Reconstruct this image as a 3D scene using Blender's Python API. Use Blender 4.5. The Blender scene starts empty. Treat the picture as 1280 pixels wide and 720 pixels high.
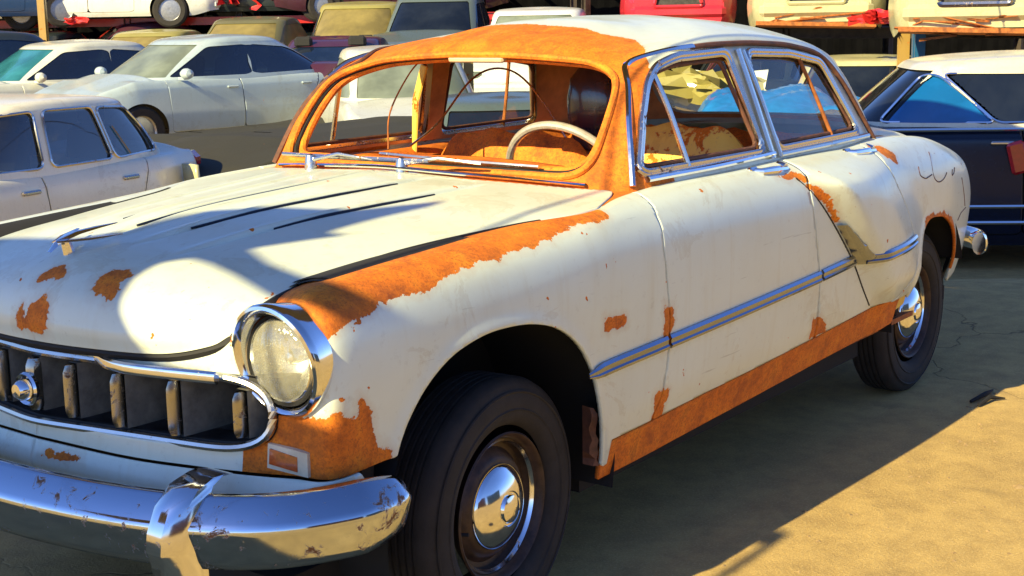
import bpy, math, random
import numpy as np
from mathutils import Vector, Matrix, Euler
random.seed(7)
S = bpy.context.scene
C = S.collection
R = math.radians

# ------------------------------------------------------------------ camera
F_PX = 1767.56
CAM = Vector((4.0514, 2.7909, 1.5221))
YAW, PIT, ROL = 3.7862696, 0.189918, -0.0179292
fw = Vector((math.cos(YAW)*math.cos(PIT), math.sin(YAW)*math.cos(PIT), -math.sin(PIT)))
r0 = fw.cross(Vector((0, 0, 1))).normalized(); u0 = r0.cross(fw)
rr = r0*math.cos(ROL)+u0*math.sin(ROL); uu = -r0*math.sin(ROL)+u0*math.cos(ROL)
cd = bpy.data.cameras.new('camera'); cam = bpy.data.objects.new('camera', cd); C.objects.link(cam)
M = Matrix((rr, uu, -fw)).transposed().to_4x4(); M.translation = CAM
cam.matrix_world = M
cd.sensor_width = 36; cd.lens = F_PX/1280*36; cd.clip_end = 2000; cd.clip_start = .05
cd.dof.use_dof = False
S.camera = cam

# ------------------------------------------------------------------ light
SUNV = Vector((1.62, -0.20, 1.0)).normalized()          # towards the sun
w = bpy.data.worlds.new('World'); S.world = w; w.use_nodes = True
nt = w.node_tree; nt.nodes.clear()
sky = nt.nodes.new('ShaderNodeTexSky'); sky.sky_type = 'NISHITA'; sky.sun_disc = False
sky.sun_elevation = math.asin(SUNV.z)
sky.sun_rotation = math.atan2(SUNV.x, SUNV.y)
sky.air_density = 1.0; sky.dust_density = .25; sky.ozone_density = 4.0
bg = nt.nodes.new('ShaderNodeBackground'); bg.inputs[1].default_value = .088
ow = nt.nodes.new('ShaderNodeOutputWorld')
tn_ = nt.nodes.new('ShaderNodeMix'); tn_.data_type = 'RGBA'; tn_.blend_type = 'MULTIPLY'; tn_.inputs[0].default_value = 1; tn_.inputs[7].default_value = (.74, .84, 1.18, 1)
nt.links.new(sky.outputs[0], tn_.inputs[6]); nt.links.new(tn_.outputs[2], bg.inputs[0]); nt.links.new(bg.outputs[0], ow.inputs[0])
sl = bpy.data.lights.new('sun', 'SUN'); sl.energy = 5.0; sl.angle = R(.4); sl.color = (1, .85, .44)
so = bpy.data.objects.new('sun', sl); C.objects.link(so); so.location = (0, 0, 12)
so.rotation_euler = (-SUNV).to_track_quat('-Z', 'Y').to_euler()
S.view_settings.view_transform = 'Standard'; S.view_settings.look = 'None'
S.view_settings.exposure = 1.04; S.view_settings.gamma = 1

# ------------------------------------------------------------------ node helpers
def mat(name):
    m = bpy.data.materials.new(name); m.use_nodes = True
    t = m.node_tree; t.nodes.clear()
    o = t.nodes.new('ShaderNodeOutputMaterial'); b = t.nodes.new('ShaderNodeBsdfPrincipled')
    t.links.new(b.outputs[0], o.inputs[0]); return m, t, b, o
def nd(t, typ, **k):
    n = t.nodes.new(typ)
    for a, v in k.items():
        if a.startswith('i_'): n.inputs[a[2:].replace('_', ' ')].default_value = v
        elif a.startswith('n'): n.inputs[int(a[1:])].default_value = v
        else: setattr(n, a, v)
    return n
def col(c): return (c[0], c[1], c[2], 1)
def noise(t, scale, detail=4, rough=.6, vec=None, dist=0):
    n = t.nodes.new('ShaderNodeTexNoise'); n.inputs['Scale'].default_value = scale
    n.inputs['Detail'].default_value = detail; n.inputs['Roughness'].default_value = rough
    n.inputs['Distortion'].default_value = dist
    if vec is None: vec = geo(t)
    t.links.new(vec, n.inputs['Vector']); return n.outputs['Fac']
def geo(t):
    for n in t.nodes:
        if n.type == 'TEX_COORD': return n.outputs['Object']
    return t.nodes.new('ShaderNodeTexCoord').outputs['Object']
def ramp(t, fac, *stops):
    n = t.nodes.new('ShaderNodeValToRGB'); e = n.color_ramp.elements
    while len(e) < len(stops): e.new(.5)
    for i, (p, c) in enumerate(stops):
        e[i].position = p; e[i].color = col(c) if not isinstance(c, (int, float)) else (c, c, c, 1)
    t.links.new(fac, n.inputs[0]); return n.outputs[0]
def mth(t, op, a, b=None, c=None, clamp=False):
    n = t.nodes.new('ShaderNodeMath'); n.operation = op; n.use_clamp = clamp
    for i, v in enumerate((a, b, c)):
        if v is None: continue
        if isinstance(v, (int, float)): n.inputs[i].default_value = v
        else: t.links.new(v, n.inputs[i])
    return n.outputs[0]
def mix(t, f, a, b):
    n = t.nodes.new('ShaderNodeMix'); n.data_type = 'RGBA'
    for i, v in ((0, f), (6, a), (7, b)):
        if isinstance(v, (int, float)): n.inputs[i].default_value = v
        elif isinstance(v, tuple): n.inputs[i].default_value = col(v)
        else: t.links.new(v, n.inputs[i])
    return n.outputs[2]
def bump(t, h, strength, dist=.01):
    n = t.nodes.new('ShaderNodeBump'); n.inputs['Strength'].default_value = strength
    n.inputs['Distance'].default_value = dist; t.links.new(h, n.inputs['Height']); return n.outputs[0]
def setp(t, b, **k):
    names = dict(base='Base Color', rough='Roughness', metal='Metallic', normal='Normal', coat='Coat Weight',
                 coatr='Coat Roughness', spec='Specular IOR Level', alpha='Alpha', trans='Transmission Weight', ior='IOR')
    for a, v in k.items():
        s = b.inputs[names[a]]
        if isinstance(v, tuple): s.default_value = col(v)
        elif isinstance(v, (int, float)): s.default_value = v
        else: t.links.new(v, s)

def rust_color(t):
    n1 = noise(t, 11, 9, .78); n2 = noise(t, 130, 6, .75); n3 = noise(t, 2.6, 4, .6)
    a = ramp(t, n1, (.28, (.16, .030, .004)), (.38, (.48, .115, .006)), (.50, (.76, .185, .006)), (.66, (.88, .29, .012)), (.80, (.92, .47, .08)))
    b = mix(t, ramp(t, n2, (.50, 0), (.62, .7)), a, (.30, .065, .008))
    n4 = noise(t, 5.5, 8, .75, dist=.5); b = mix(t, ramp(t, n4, (.54, 0), (.64, .55), (.8, .8)), b, (.24, .050, .010))
    return mix(t, ramp(t, n3, (.5, 0), (.75, .5)), b, (.80, .25, .012)), n1, n2

def paint_mat(name, base, dirt, attr=True, gloss=.32, chips=.0, coat=.35, thr=0.0, amp=.075):
    m, t, b, o = mat(name)
    n1 = noise(t, 2.2, 5, .6); n2 = noise(t, 38, 6, .65); n3 = noise(t, 7, 8, .7, dist=.4)
    c = mix(t, ramp(t, n1, (.35, 0), (.75, .55)), base, dirt)
    c = mix(t, ramp(t, n2, (.60, 0), (.80, .35)), c, tuple(x*.6 for x in dirt))
    mp = nd(t, 'ShaderNodeMapping'); mp.inputs['Scale'].default_value = (26, 26, 1.6); t.links.new(geo(t), mp.inputs['Vector'])
    stk = noise(t, 1.0, 5, .65, vec=mp.outputs[0]); ms = nd(t, 'ShaderNodeMapping'); ms.inputs['Scale'].default_value = (3, 60, 60); ms.inputs['Rotation'].default_value = (.3, .5, .2); t.links.new(geo(t), ms.inputs['Vector'])
    scr = noise(t, 1.0, 3, .6, vec=ms.outputs[0])
    c = mix(t, ramp(t, stk, (.52, 0), (.80, .24)), c, tuple(q*z_ for q, z_ in zip(dirt, (.85, .72, .5))))
    st2 = noise(t, 4.2, 7, .72, dist=.7)
    c = mix(t, ramp(t, st2, (.565, 0), (.585, .22), (.66, .05)), c, tuple(q*z_ for q, z_ in zip(dirt, (.70, .55, .35))))
    c = mix(t, ramp(t, scr, (.70, 0), (.73, .4)), c, tuple(q*.5 for q in dirt))
    rc, r1, r2 = rust_color(t)
    if attr:
        at = nd(t, 'ShaderNodeAttribute', attribute_name='rust')
        edge = mth(t, 'ADD', mth(t, 'MULTIPLY', mth(t, 'SUBTRACT', n3, .5), amp),
                   mth(t, 'MULTIPLY', mth(t, 'SUBTRACT', n2, .5), amp*.45))
        f = mth(t, 'ADD', at.outputs['Fac'], edge)
        mask = mth(t, 'MULTIPLY', mth(t, 'SUBTRACT', f, thr), 900, clamp=True)
        halo = mth(t, 'MULTIPLY', mth(t, 'ADD', f, .022), 30, clamp=True)
        c = mix(t, mth(t, 'MULTIPLY', halo, .45), c, (.52, .32, .14))
        chip = noise(t, 24, 3, .5)
        big = noise(t, 2.7, 2, .5)
        cm = mth(t, 'MULTIPLY', mth(t, 'SUBTRACT', mth(t, 'ADD', chip, mth(t, 'MULTIPLY', big, .22)), .86-chips), 120, clamp=True)
        mask = mth(t, 'MAXIMUM', mask, cm)
        rc = mix(t, noise(t, 6, 2), rc, mix(t, .35, rc, (.33, .09, .02)))
    else:
        mask = mth(t, 'MULTIPLY', mth(t, 'SUBTRACT', n3, .70-chips), 200, clamp=True)
    c = mix(t, mask, c, rc)
    rough = mth(t, 'ADD', mth(t, 'MULTIPLY', mask, .45), mth(t, 'MULTIPLY_ADD', n2, .2, gloss-.08))
    h = mth(t, 'ADD', mth(t, 'MULTIPLY', mask, -.9), mth(t, 'MULTIPLY', mth(t, 'MULTIPLY', mask, r2), .9))
    h = mth(t, 'ADD', h, mth(t, 'MULTIPLY', noise(t, 3.0, 2), .9))
    setp(t, b, base=c, rough=rough, normal=bump(t, h, .5, .004),
         coat=mth(t, 'MULTIPLY', mth(t, 'SUBTRACT', 1, mask), coat), coatr=.12, spec=.4)
    return m

def simple(name, c, rough=.5, metal=0, var=.25, nscale=12, coat=0, bmp=.15, spec=.5):
    m, t, b, o = mat(name)
    n = noise(t, nscale, 5, .65)
    cc = mix(t, ramp(t, n, (.3, 0), (.75, 1)), tuple(x*(1-var) for x in c), tuple(min(1, x*(1+var)) for x in c))
    setp(t, b, base=cc, rough=mth(t, 'MULTIPLY_ADD', n, .2, rough-.1), metal=metal, coat=coat, coatr=.08, spec=spec,
         normal=bump(t, n, bmp, .004))
    return m

def chrome_mat(name, pit=.5, tint=(.78, .78, .80), rough=.07):
    m, t, b, o = mat(name)
    n1 = noise(t, 26, 6, .75, dist=.6); n2 = noise(t, 3.5, 4, .6); n3 = noise(t, 110, 4, .6)
    s = mth(t, 'ADD', mth(t, 'MULTIPLY', n1, .75), mth(t, 'MULTIPLY', n2, .35))
    mask = mth(t, 'MULTIPLY', mth(t, 'SUBTRACT', s, .74-pit*.12), 22, clamp=True)
    c = mix(t, mask, tint, (.16, .075, .03))
    setp(t, b, base=c, metal=mth(t, 'SUBTRACT', 1, mth(t, 'MULTIPLY', mask, .7)),
         rough=mth(t, 'ADD', mth(t, 'MULTIPLY', mask, .5), mth(t, 'MULTIPLY_ADD', n3, .10, rough)),
         normal=bump(t, mth(t, 'ADD', n2, mth(t, 'MULTIPLY', mask, -.6)), .12, .01))
    return m

def glass_mat(name, tint=(.9, .95, .93), fac=.12, dust=0.0, dustc=(.4, .36, .22), rough=.02):
    m, t, b, o = mat(name)
    tr = nd(t, 'ShaderNodeBsdfTransparent'); tr.inputs[0].default_value = col(tint)
    gl = nd(t, 'ShaderNodeBsdfGlossy'); gl.inputs['Roughness'].default_value = rough
    fr = nd(t, 'ShaderNodeFresnel'); fr.inputs[0].default_value = 1.5
    mx = nd(t, 'ShaderNodeMixShader')
    t.links.new(mth(t, 'ADD', fr.outputs[0], fac-.04, clamp=True), mx.inputs[0]); t.links.new(tr.outputs[0], mx.inputs[1]); t.links.new(gl.outputs[0], mx.inputs[2])
    di = nd(t, 'ShaderNodeBsdfDiffuse'); di.inputs[0].default_value = col(dustc)
    m2 = nd(t, 'ShaderNodeMixShader')
    n = noise(t, 3.0, 5, .6)
    t.links.new(mth(t, 'MULTIPLY', mth(t, 'ADD', n, .5), dust, clamp=True), m2.inputs[0])
    t.links.new(mx.outputs[0], m2.inputs[1]); t.links.new(di.outputs[0], m2.inputs[2])
    t.links.new(m2.outputs[0], o.inputs[0]); t.nodes.remove(b)
    return m

# ------------------------------------------------------------------ mesh helpers
class MB:
    def __init__(s): s.v = []; s.f = []
    def add(s, vs, fs):
        o = len(s.v); s.v += [tuple(map(float, p)) for p in vs]; s.f += [tuple(i+o for i in f) for f in fs]; return s
    def grid(s, P, closeu=False, closev=False):
        nu, nv = len(P), len(P[0]); vs = [p for row in P for p in row]; fs = []
        for i in range(nu if closeu else nu-1):
            for j in range(nv if closev else nv-1):
                a, b_ = i, (i+1) % nu; c, d = j, (j+1) % nv
                fs.append((a*nv+c, b_*nv+c, b_*nv+d, a*nv+d))
        return s.add(vs, fs)
    def box(s, c, sz, rot=None, bev=0):
        x, y, z = (q/2 for q in sz); c = Vector(c)
        b = min(bev, x*.9, y*.9, z*.9)
        rm = Euler(rot).to_matrix() if rot else None
        if b <= 0:
            vs = [Vector((sx*x, sy*y, sz_*z)) for sx in (-1, 1) for sy in (-1, 1) for sz_ in (-1, 1)]
            fs = [(0, 1, 3, 2), (4, 6, 7, 5), (0, 4, 5, 1), (2, 3, 7, 6), (0, 2, 6, 4), (1, 5, 7, 3)]
        else:
            vs = []; ix = {}
            for sx in (-1, 1):
                for sy in (-1, 1):
                    for sz_ in (-1, 1):
                        ix[sx, sy, sz_] = len(vs)
                        vs += [Vector((sx*x, sy*(y-b), sz_*(z-b))), Vector((sx*(x-b), sy*y, sz_*(z-b))), Vector((sx*(x-b), sy*(y-b), sz_*z))]
            fs = []
            for a in (-1, 1):
                q = [ix[a, -1, -1], ix[a, 1, -1], ix[a, 1, 1], ix[a, -1, 1]]; fs.append(tuple(q) if a > 0 else tuple(q[::-1]))
                q = [ix[-1, a, -1]+1, ix[1, a, -1]+1, ix[1, a, 1]+1, ix[-1, a, 1]+1]; fs.append(tuple(q[::-1]) if a > 0 else tuple(q))
                q = [ix[-1, -1, a]+2, ix[1, -1, a]+2, ix[1, 1, a]+2, ix[-1, 1, a]+2]; fs.append(tuple(q) if a > 0 else tuple(q[::-1]))
            for a in (-1, 1):
                for b2 in (-1, 1):
                    p, q = ix[a, b2, -1], ix[a, b2, 1]; fs.append((p, p+1, q+1, q) if a*b2 > 0 else (q, q+1, p+1, p))
                    p, q = ix[a, -1, b2], ix[a, 1, b2]; fs.append((p, q, q+2, p+2) if a*b2 > 0 else (p+2, q+2, q, p))
                    p, q = ix[-1, a, b2]+1, ix[1, a, b2]+1; fs.append((p, p+1, q+1, q) if a*b2 > 0 else (q, q+1, p+1, p))
            for k, i in ix.items(): fs.append((i, i+1, i+2) if k[0]*k[1]*k[2] > 0 else (i+2, i+1, i))
        if rm: vs = [rm @ v for v in vs]
        return s.add([v+c for v in vs], fs)
    def tube(s, path, r, n=8, close=False, sx=1, sy=1, up=(0, 0, 1), cap=True, shape=None):
        P = [Vector(p) for p in path]; m = len(P); rows = []
        up = Vector(up)
        for i, p in enumerate(P):
            a = P[(i-1) % m] if (close or i > 0) else p; b = P[(i+1) % m] if (close or i < m-1) else p
            d = (b-a).normalized(); x = d.cross(up)
            if x.length < 1e-4: x = d.cross(Vector((0, 1, 0)) if abs(d.y) < .9 else Vector((1, 0, 0)))
            x.normalize(); y = x.cross(d).normalized()
            rad = r[i] if isinstance(r, (list, tuple)) else r
            if shape: rows.append([p+x*(q[0]*rad)+y*(q[1]*rad) for q in shape])
            else: rows.append([p+x*(math.cos(6.28318*k/n)*rad*sx)+y*(math.sin(6.28318*k/n)*rad*sy) for k in range(n)])
        k = len(rows[0]); s.grid(rows, closeu=close, closev=True)
        if cap and not close:
            o = len(s.v)-m*k
            s.f.append(tuple(range(o, o+k))[::-1]); s.f.append(tuple(range(o+(m-1)*k, o+m*k)))
        return s
    def lathe(s, prof, n=48, axis='y', c=(0, 0, 0)):   # prof: (radius, along-axis)
        c = Vector(c); rows = []
        for k in range(n):
            a = 2*math.pi*k/n; row = []
            for (q, h) in prof:
                if axis == 'y': v = Vector((q*math.cos(a), h, q*math.sin(a)))
                elif axis == 'x': v = Vector((h, q*math.cos(a), q*math.sin(a)))
                else: v = Vector((q*math.cos(a), q*math.sin(a), h))
                row.append(c+v)
            rows.append(row)
        return s.grid(rows, closeu=True)
    def prism(s, pts, d0, d1, axis='y'):     # polygon (a,b) extruded
        n = len(pts)
        def mk(p, h): return (p[0], h, p[1]) if axis == 'y' else ((h, p[0], p[1]) if axis == 'x' else (p[0], p[1], h))
        vs = [mk(p, d0) for p in pts]+[mk(p, d1) for p in pts]
        fs = [tuple(range(n)), tuple(range(n, 2*n))[::-1]]+[(i, (i+1) % n, n+(i+1) % n, n+i) for i in range(n)]
        return s.add(vs, fs)

def link(name, v, f, m, parent=None, smooth=True, solid=0, off=-1, attr=None, autos=None, fixn=True):
    me = bpy.data.meshes.new(name); me.from_pydata([tuple(p) for p in v], [], f); me.update()
    if smooth is True: me.shade_smooth()
    if isinstance(m, (list, tuple)):
        for q in m: me.materials.append(q)
    else: me.materials.append(m)
    if attr is not None:
        a = me.attributes.new('rust', 'FLOAT', 'POINT'); a.data.foreach_set('value', np.asarray(attr, dtype=np.float32))
    o = bpy.data.objects.new(name, me); C.objects.link(o)
    if parent: o.parent = parent
    if fixn and solid == 0:
        import bmesh
        b = bmesh.new(); b.from_mesh(me); bmesh.ops.recalc_face_normals(b, faces=b.faces); b.to_mesh(me); b.free()
    if autos: me.set_sharp_from_angle(angle=R(autos))
    if solid:
        md = o.modifiers.new('thick', 'SOLIDIFY'); md.thickness = solid; md.offset = off; md.use_even_offset = False
    return o
def obj(name, mb, m, parent=None, **k):
    k.setdefault('autos', 35); return link(name, mb.v, mb.f, m, parent, **k)
def empty(name, loc=(0, 0, 0), rz=0):
    o = bpy.data.objects.new(name, None); C.objects.link(o); o.location = loc; o.rotation_euler = (0, 0, rz); o.empty_display_size = .2; return o
def tag(o, label=None, cat=None, group=None, kind=None):
    if label: o['label'] = label
    if cat: o['category'] = cat
    if group: o['group'] = group
    if kind: o['kind'] = kind
    return o
def kids(o): return [c for c in list(bpy.data.objects) if c.parent == o]
def copy_tree(o, parent=None):
    c = o.copy(); C.objects.link(c); c.parent = parent
    for ch in kids(o): copy_tree(ch, c)
    return c

def cr(P, n):                                  # Catmull-Rom through control values, P (k,...)
    P = np.asarray(P, float); k = len(P); t = np.linspace(0, k-1, n); i = np.clip(np.floor(t).astype(int), 0, k-2); u = t-i
    E = np.concatenate([[2*P[0]-P[1]], P, [2*P[-1]-P[-2]]])
    a, b, c, d = E[i], E[i+1], E[i+2], E[i+3]
    sh = (len(u),)+(1,)*(P.ndim-1); u = u.reshape(sh)
    return .5*((2*b)+(c-a)*u+(2*a-5*b+4*c-d)*u**2+(3*b-a-3*c+d)*u**3)
def surf(ctrl, nu, nv): return cr(np.swapaxes(cr(np.swapaxes(cr(ctrl, nu), 0, 1), nv), 0, 1), nu) if False else np.swapaxes(cr(np.swapaxes(cr(ctrl, nu), 0, 1), nv), 0, 1)

def rpoly(pts, r=.03, n=6):                    # fillet polygon corners
    out = []; m = len(pts)
    for i in range(m):
        p = np.array(pts[i][:2], float); ri = pts[i][2] if len(pts[i]) > 2 else r
        a = np.array(pts[i-1][:2], float); b = np.array(pts[(i+1) % m][:2], float)
        da, db = a-p, b-p; la, lb = np.linalg.norm(da), np.linalg.norm(db)
        k = min(ri, la*.48, lb*.48)
        if k < 1e-4: out.append(tuple(p)); continue
        A, B = p+da/la*k, p+db/lb*k
        for q in np.linspace(0, 1, n): out.append(tuple((1-q)**2*A+2*q*(1-q)*p+q*q*B))
    return out
def sdf(pts, X, Y):                            # >0 inside
    P = np.asarray(pts, float); X = np.asarray(X, float); Y = np.asarray(Y, float)
    d = np.full(X.shape, 1e9); ins = np.zeros(X.shape, bool)
    for i in range(len(P)):
        a = P[i-1]; b = P[i]; e = b-a; wx, wy = X-a[0], Y-a[1]
        t = np.clip((wx*e[0]+wy*e[1])/(e@e+1e-12), 0, 1)
        d = np.minimum(d, (wx-e[0]*t)**2+(wy-e[1]*t)**2)
        c = ((a[1] > Y) != (b[1] > Y)) & (X < (b[0]-a[0])*(Y-a[1])/((b[1]-a[1])+1e-15)+a[0]); ins ^= c
    return np.where(ins, 1, -1)*np.sqrt(d)
def clip(P, g):                                # P (nu,nv,3) grid, g (nu,nv) keep >0 -> verts, faces
    nu, nv = P.shape[:2]; V = P.reshape(-1, 3); G = g.ravel(); vs = []; idx = {}; fs = []
    pos = G > 0
    def vtx(i):
        if i not in idx: idx[i] = len(vs); vs.append(V[i])
        return idx[i]
    def evx(a, b):
        k = (a, b) if a < b else (b, a)
        if k not in idx:
            t = G[k[0]]/(G[k[0]]-G[k[1]]); idx[k] = len(vs); vs.append(V[k[0]]*(1-t)+V[k[1]]*t)
        return idx[k]
    for i in range(nu-1):
        for j in range(nv-1):
            q = (i*nv+j, (i+1)*nv+j, (i+1)*nv+j+1, i*nv+j+1); s = pos[list(q)].sum()
            if s == 0: continue
            if s == 4: fs.append(tuple(vtx(k) for k in q)); continue
            o = []
            for k in range(4):
                a, b = q[k], q[(k+1) % 4]
                if pos[a]: o.append(vtx(a))
                if pos[a] != pos[b]: o.append(evx(a, b))
            if len(o) > 2: fs.append(tuple(o))
    return np.array(vs) if vs else np.zeros((0, 3)), fs
def flip(v): v = np.array(v); v[:, 1] *= -1; return v
# ================================================================== MAIN CAR
m_paint = paint_mat('old_cream_paint', (.69, .75, .63), (.60, .60, .43))
m_rust = simple('bare_rust', (.36, .11, .02), .8, 0, .55, 18, bmp=.6)
_m, _t, _b, _o = mat('orange_rust'); _c, _1, _2 = rust_color(_t); setp(_t, _b, base=_c, rough=.78, normal=bump(_t, _2, .5, .004)); m_orust = _m
m_chrome = chrome_mat('pitted_chrome', .55)
m_chrome2 = chrome_mat('bright_chrome', .0, rough=.05)
m_trim = chrome_mat('dull_trim', .9, tint=(.62, .60, .56), rough=.2)
m_black = simple('black_rubber', (.012, .011, .010), .75, 0, .4, 30)
m_tyre = simple('old_tyre', (.022, .018, .015), .82, 0, .5, 16, bmp=.5)
m_dark = simple('dark_void', (.010, .009, .008), .9)
m_rim = simple('rusty_steel_rim', (.060, .034, .022), .5, .3, .6, 22)
m_liner = simple('inner_panel', (.42, .22, .05), .75, 0, .7, 6, bmp=.5)
m_head = simple('sagging_headliner', (.66, .32, .11), .85, 0, .5, 5)
m_glass = glass_mat('side_glass', fac=.05, dust=.03)
m_lensm = None

M_STRK = simple('dark_strake', (.018, .022, .035), .35, .4, .3, 20)
m_seal = simple('brown_seal', (.13, .05, .025), .7, 0, .5, 30)
m_frm = chrome_mat('worn_frame_metal', .8, tint=(.66, .60, .56), rough=.22)
car = empty('vintage_sedan', (0, 0, 0))
tag(car, 'rusty cream vintage saloon with chrome teeth grille and missing windscreen in the foreground', 'car')

Z9 = lambda *a: list(a)
def stn(x, ys, zs): return [(x, y, z) for y, z in zip(ys, zs)]
BS = [
 list(zip([2.05, 2.13, 2.185, 2.185, 2.165, 2.165, 2.15, 2.11, 2.05], [0]*9, [.34, .44, .52, .62, .76, .80, .815, .82, .81])),
 list(zip([2.03, 2.115, 2.17, 2.168, 2.148, 2.148, 2.135, 2.10, 2.04], [.30]*9, [.34, .44, .52, .62, .76, .80, .815, .82, .81])),
 list(zip([1.99, 2.08, 2.135, 2.13, 2.112, 2.11, 2.10, 2.07, 2.02], [.49]*8+[.47], [.34, .44, .52, .62, .76, .81, .835, .845, .84])),
 list(zip([1.96, 2.05, 2.105, 2.095, 2.078, 2.07, 2.055, 2.03, 1.99], [.60, .61, .615, .615, .615, .61, .605, .60, .575], [.34, .44, .52, .62, .76, .85, .89, .91, .90])),
 list(zip([1.93, 2.01, 2.065, 2.06, 2.05, 2.045, 2.03, 2.00, 1.96], [.70, .71, .715, .72, .72, .715, .705, .675, .59], [.34, .43, .51, .62, .77, .88, .935, .955, .935])),
 list(zip([1.89, 1.955, 2.01, 2.030, 2.035, 2.03, 2.01, 1.965, 1.915], [.755, .775, .795, .810, .820, .810, .78, .705, .595], [.32, .42, .50, .63, .78, .88, .94, .97, .95])),
 stn(1.84, [.765, .78, .797, .812, .826, .816, .782, .71, .603], [.30, .40, .50, .65, .79, .89, .948, .978, .962]),
 stn(1.60, [.77, .79, .81, .825, .838, .828, .795, .725, .622], [.30, .40, .50, .65, .80, .90, .96, .99, .982]),
 stn(1.25, [.79, .81, .825, .838, .850, .842, .815, .765, .69], [.30, .40, .50, .65, .81, .915, .975, 1.003, 1.008]),
 stn(1.02, [.795, .815, .832, .845, .856, .850, .828, .800, .768], [.30, .40, .50, .65, .82, .925, .985, 1.012, 1.02]),
 stn(.82, [.80, .82, .843, .856, .863, .855, .828, .79, .74], [.30, .40, .50, .65, .82, .93, .99, 1.022, 1.036]),
 stn(.55, [.80, .82, .848, .862, .868, .858, .825, .778, .725], [.30, .40, .50, .65, .82, .935, 1.0, 1.033, 1.045]),
 stn(.15, [.80, .825, .852, .866, .872, .860, .825, .778, .725], [.30, .40, .50, .65, .82, .935, 1.0, 1.035, 1.047]),
 stn(-.30, [.80, .825, .852, .865, .870, .858, .825, .778, .725], [.31, .41, .50, .65, .82, .935, 1.0, 1.037, 1.05]),
 stn(-.75, [.80, .825, .845, .855, .862, .852, .825, .778, .72], [.32, .42, .51, .65, .81, .92, .985, 1.025, 1.045]),
 stn(-1.20, [.78, .80, .825, .838, .845, .835, .80, .745, .66], [.34, .43, .51, .65, .80, .905, .97, 1.015, 1.03]),
 stn(-1.60, [.75, .77, .79, .805, .812, .80, .765, .69, .58], [.36, .44, .51, .64, .78, .885, .95, .99, 1.0]),
 list(zip([-1.93, -1.95, -1.96, -1.97, -1.97, -1.95, -1.93, -1.90, -1.88], [.69, .705, .72, .735, .74, .725, .69, .62, .52], [.38, .45, .51, .63, .75, .85, .905, .945, .96])),
 list(zip([-2.08, -2.11, -2.13, -2.15, -2.15, -2.12, -2.09, -2.05, -2.0], [.57, .585, .60, .615, .62, .60, .57, .52, .45], [.39, .45, .51, .62, .73, .82, .87, .905, .92])),
 list(zip([-2.16, -2.19, -2.22, -2.25, -2.25, -2.21, -2.17, -2.12, -2.05], [.33]*9, [.39, .45, .51, .62, .73, .82, .87, .90, .915])),
 list(zip([-2.18, -2.21, -2.24, -2.27, -2.27, -2.23, -2.19, -2.14, -2.07], [0]*9, [.39, .45, .51, .62, .73, .82, .87, .90, .915])),
]
BS = [list(map(tuple, r))+[(r[8][0]-(.03 if i < 3 else 0), r[8][1]-(.05 if i > 2 else 0), r[8][2]-.03)] for i, r in enumerate(BS)]
def smst(a, b, x): t = np.clip((x-a)/(b-a), 0, 1); return t*t*(3-2*t)
NU, NV = 560, 108
PB = surf(np.array(BS), NU, NV)
LX = lambda Z: np.interp(Z, [.44, .475, .55, .67, .80, .93, 1.04], [-.70, -.67, -.58, -.465, -.31, -.16, -.03])
def hip(P):
    X, Y, Z = P[..., 0], P[..., 1], P[..., 2]
    d = LX(Z)-X
    b = smst(-.005, .14, d)*(1-smst(.25, .85, d))*smst(1.06, .96, Z)*(.45+.55*smst(.44, .60, Z))
    Q = P.copy(); Q[..., 1] += .075*b
    up = smst(-.55, -.95, X)*(1-smst(-1.35, -1.8, X))*smst(.88, 1.0, Z)*smst(.62, .74, Y)
    Q[..., 2] += .022*up
    # the arches' rolled lips swell out a little
    for pl, am in ((ARF, .006), (ARR, .006)):
        s = -sdf(pl, X, Z); Q[..., 1] += am*np.exp(-(np.clip(s, 0, 9)/.022)**2)*(Y > .6)
    return Q
ARF = rpoly([(1.87, .20), (1.865, .50), (1.835, .63), (1.765, .728), (1.685, .783), (1.565, .812), (1.415, .808), (1.285, .775), (1.18, .705), (1.11, .61), (1.065, .49), (1.03, .355), (1.02, .20)], .06)
ARR = rpoly([(-.93, .20), (-.945, .45), (-.975, .60), (-1.07, .69), (-1.22, .735), (-1.42, .715), (-1.57, .65), (-1.67, .55), (-1.70, .42), (-1.70, .20)], .06)
PB0 = PB.copy(); PB = hip(PB)
X, Y, Z = PB[..., 0], PB[..., 1], PB[..., 2]
arch = np.maximum(sdf(ARF, X, Z), sdf(ARR, X, Z)); arch = np.where(Y > .45, arch, -1)
GAP = .0035
A_SEAM = [(.715, 1.12), (.745, 1.06), (.79, .985), (.80, .90), (.785, .80), (.765, .70), (.763, .60), (.775, .49), (.80, .425)]
B_SEAM = [(-.20, .468), (-.195, .56), (-.183, .67), (-.14, .80), (-.115, .93), (-.13, 1.02), (-.14, 1.12)]
RK = lambda X: .412-(X-.80)*.0415                       # lower edge of the doors
xa = np.interp(Z, [p[1] for p in A_SEAM[::-1]], [p[0] for p in A_SEAM[::-1]])
xb = np.interp(Z, [p[1] for p in B_SEAM], [p[0] for p in B_SEAM])
C_SEAM = [(-.70, .478), (-.80, .49), (-.905, .56), (-.935, .62), (-.925, .69), (-.87, .79), (-.78, .90), (-.74, .98), (-.76, 1.12)]
xc = np.interp(Z, [p[1] for p in C_SEAM], [p[0] for p in C_SEAM])
fascia = np.zeros(X.shape, bool); fascia[:int(NU*5.3/20)] = True
grl = sdf(rpoly([(.0, .622), (.60, .632), (.672, .655), (.685, .71), (.655, .772), (.55, .786), (0, .783), (-.1, .783), (-.1, .622)], .05), Y, Z)
hl = .106-np.hypot(Y-.70, Z-.832)
front_zone = X > 1.985
base = np.minimum(-arch, 1.2-Z)
side = Y > .45
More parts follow.
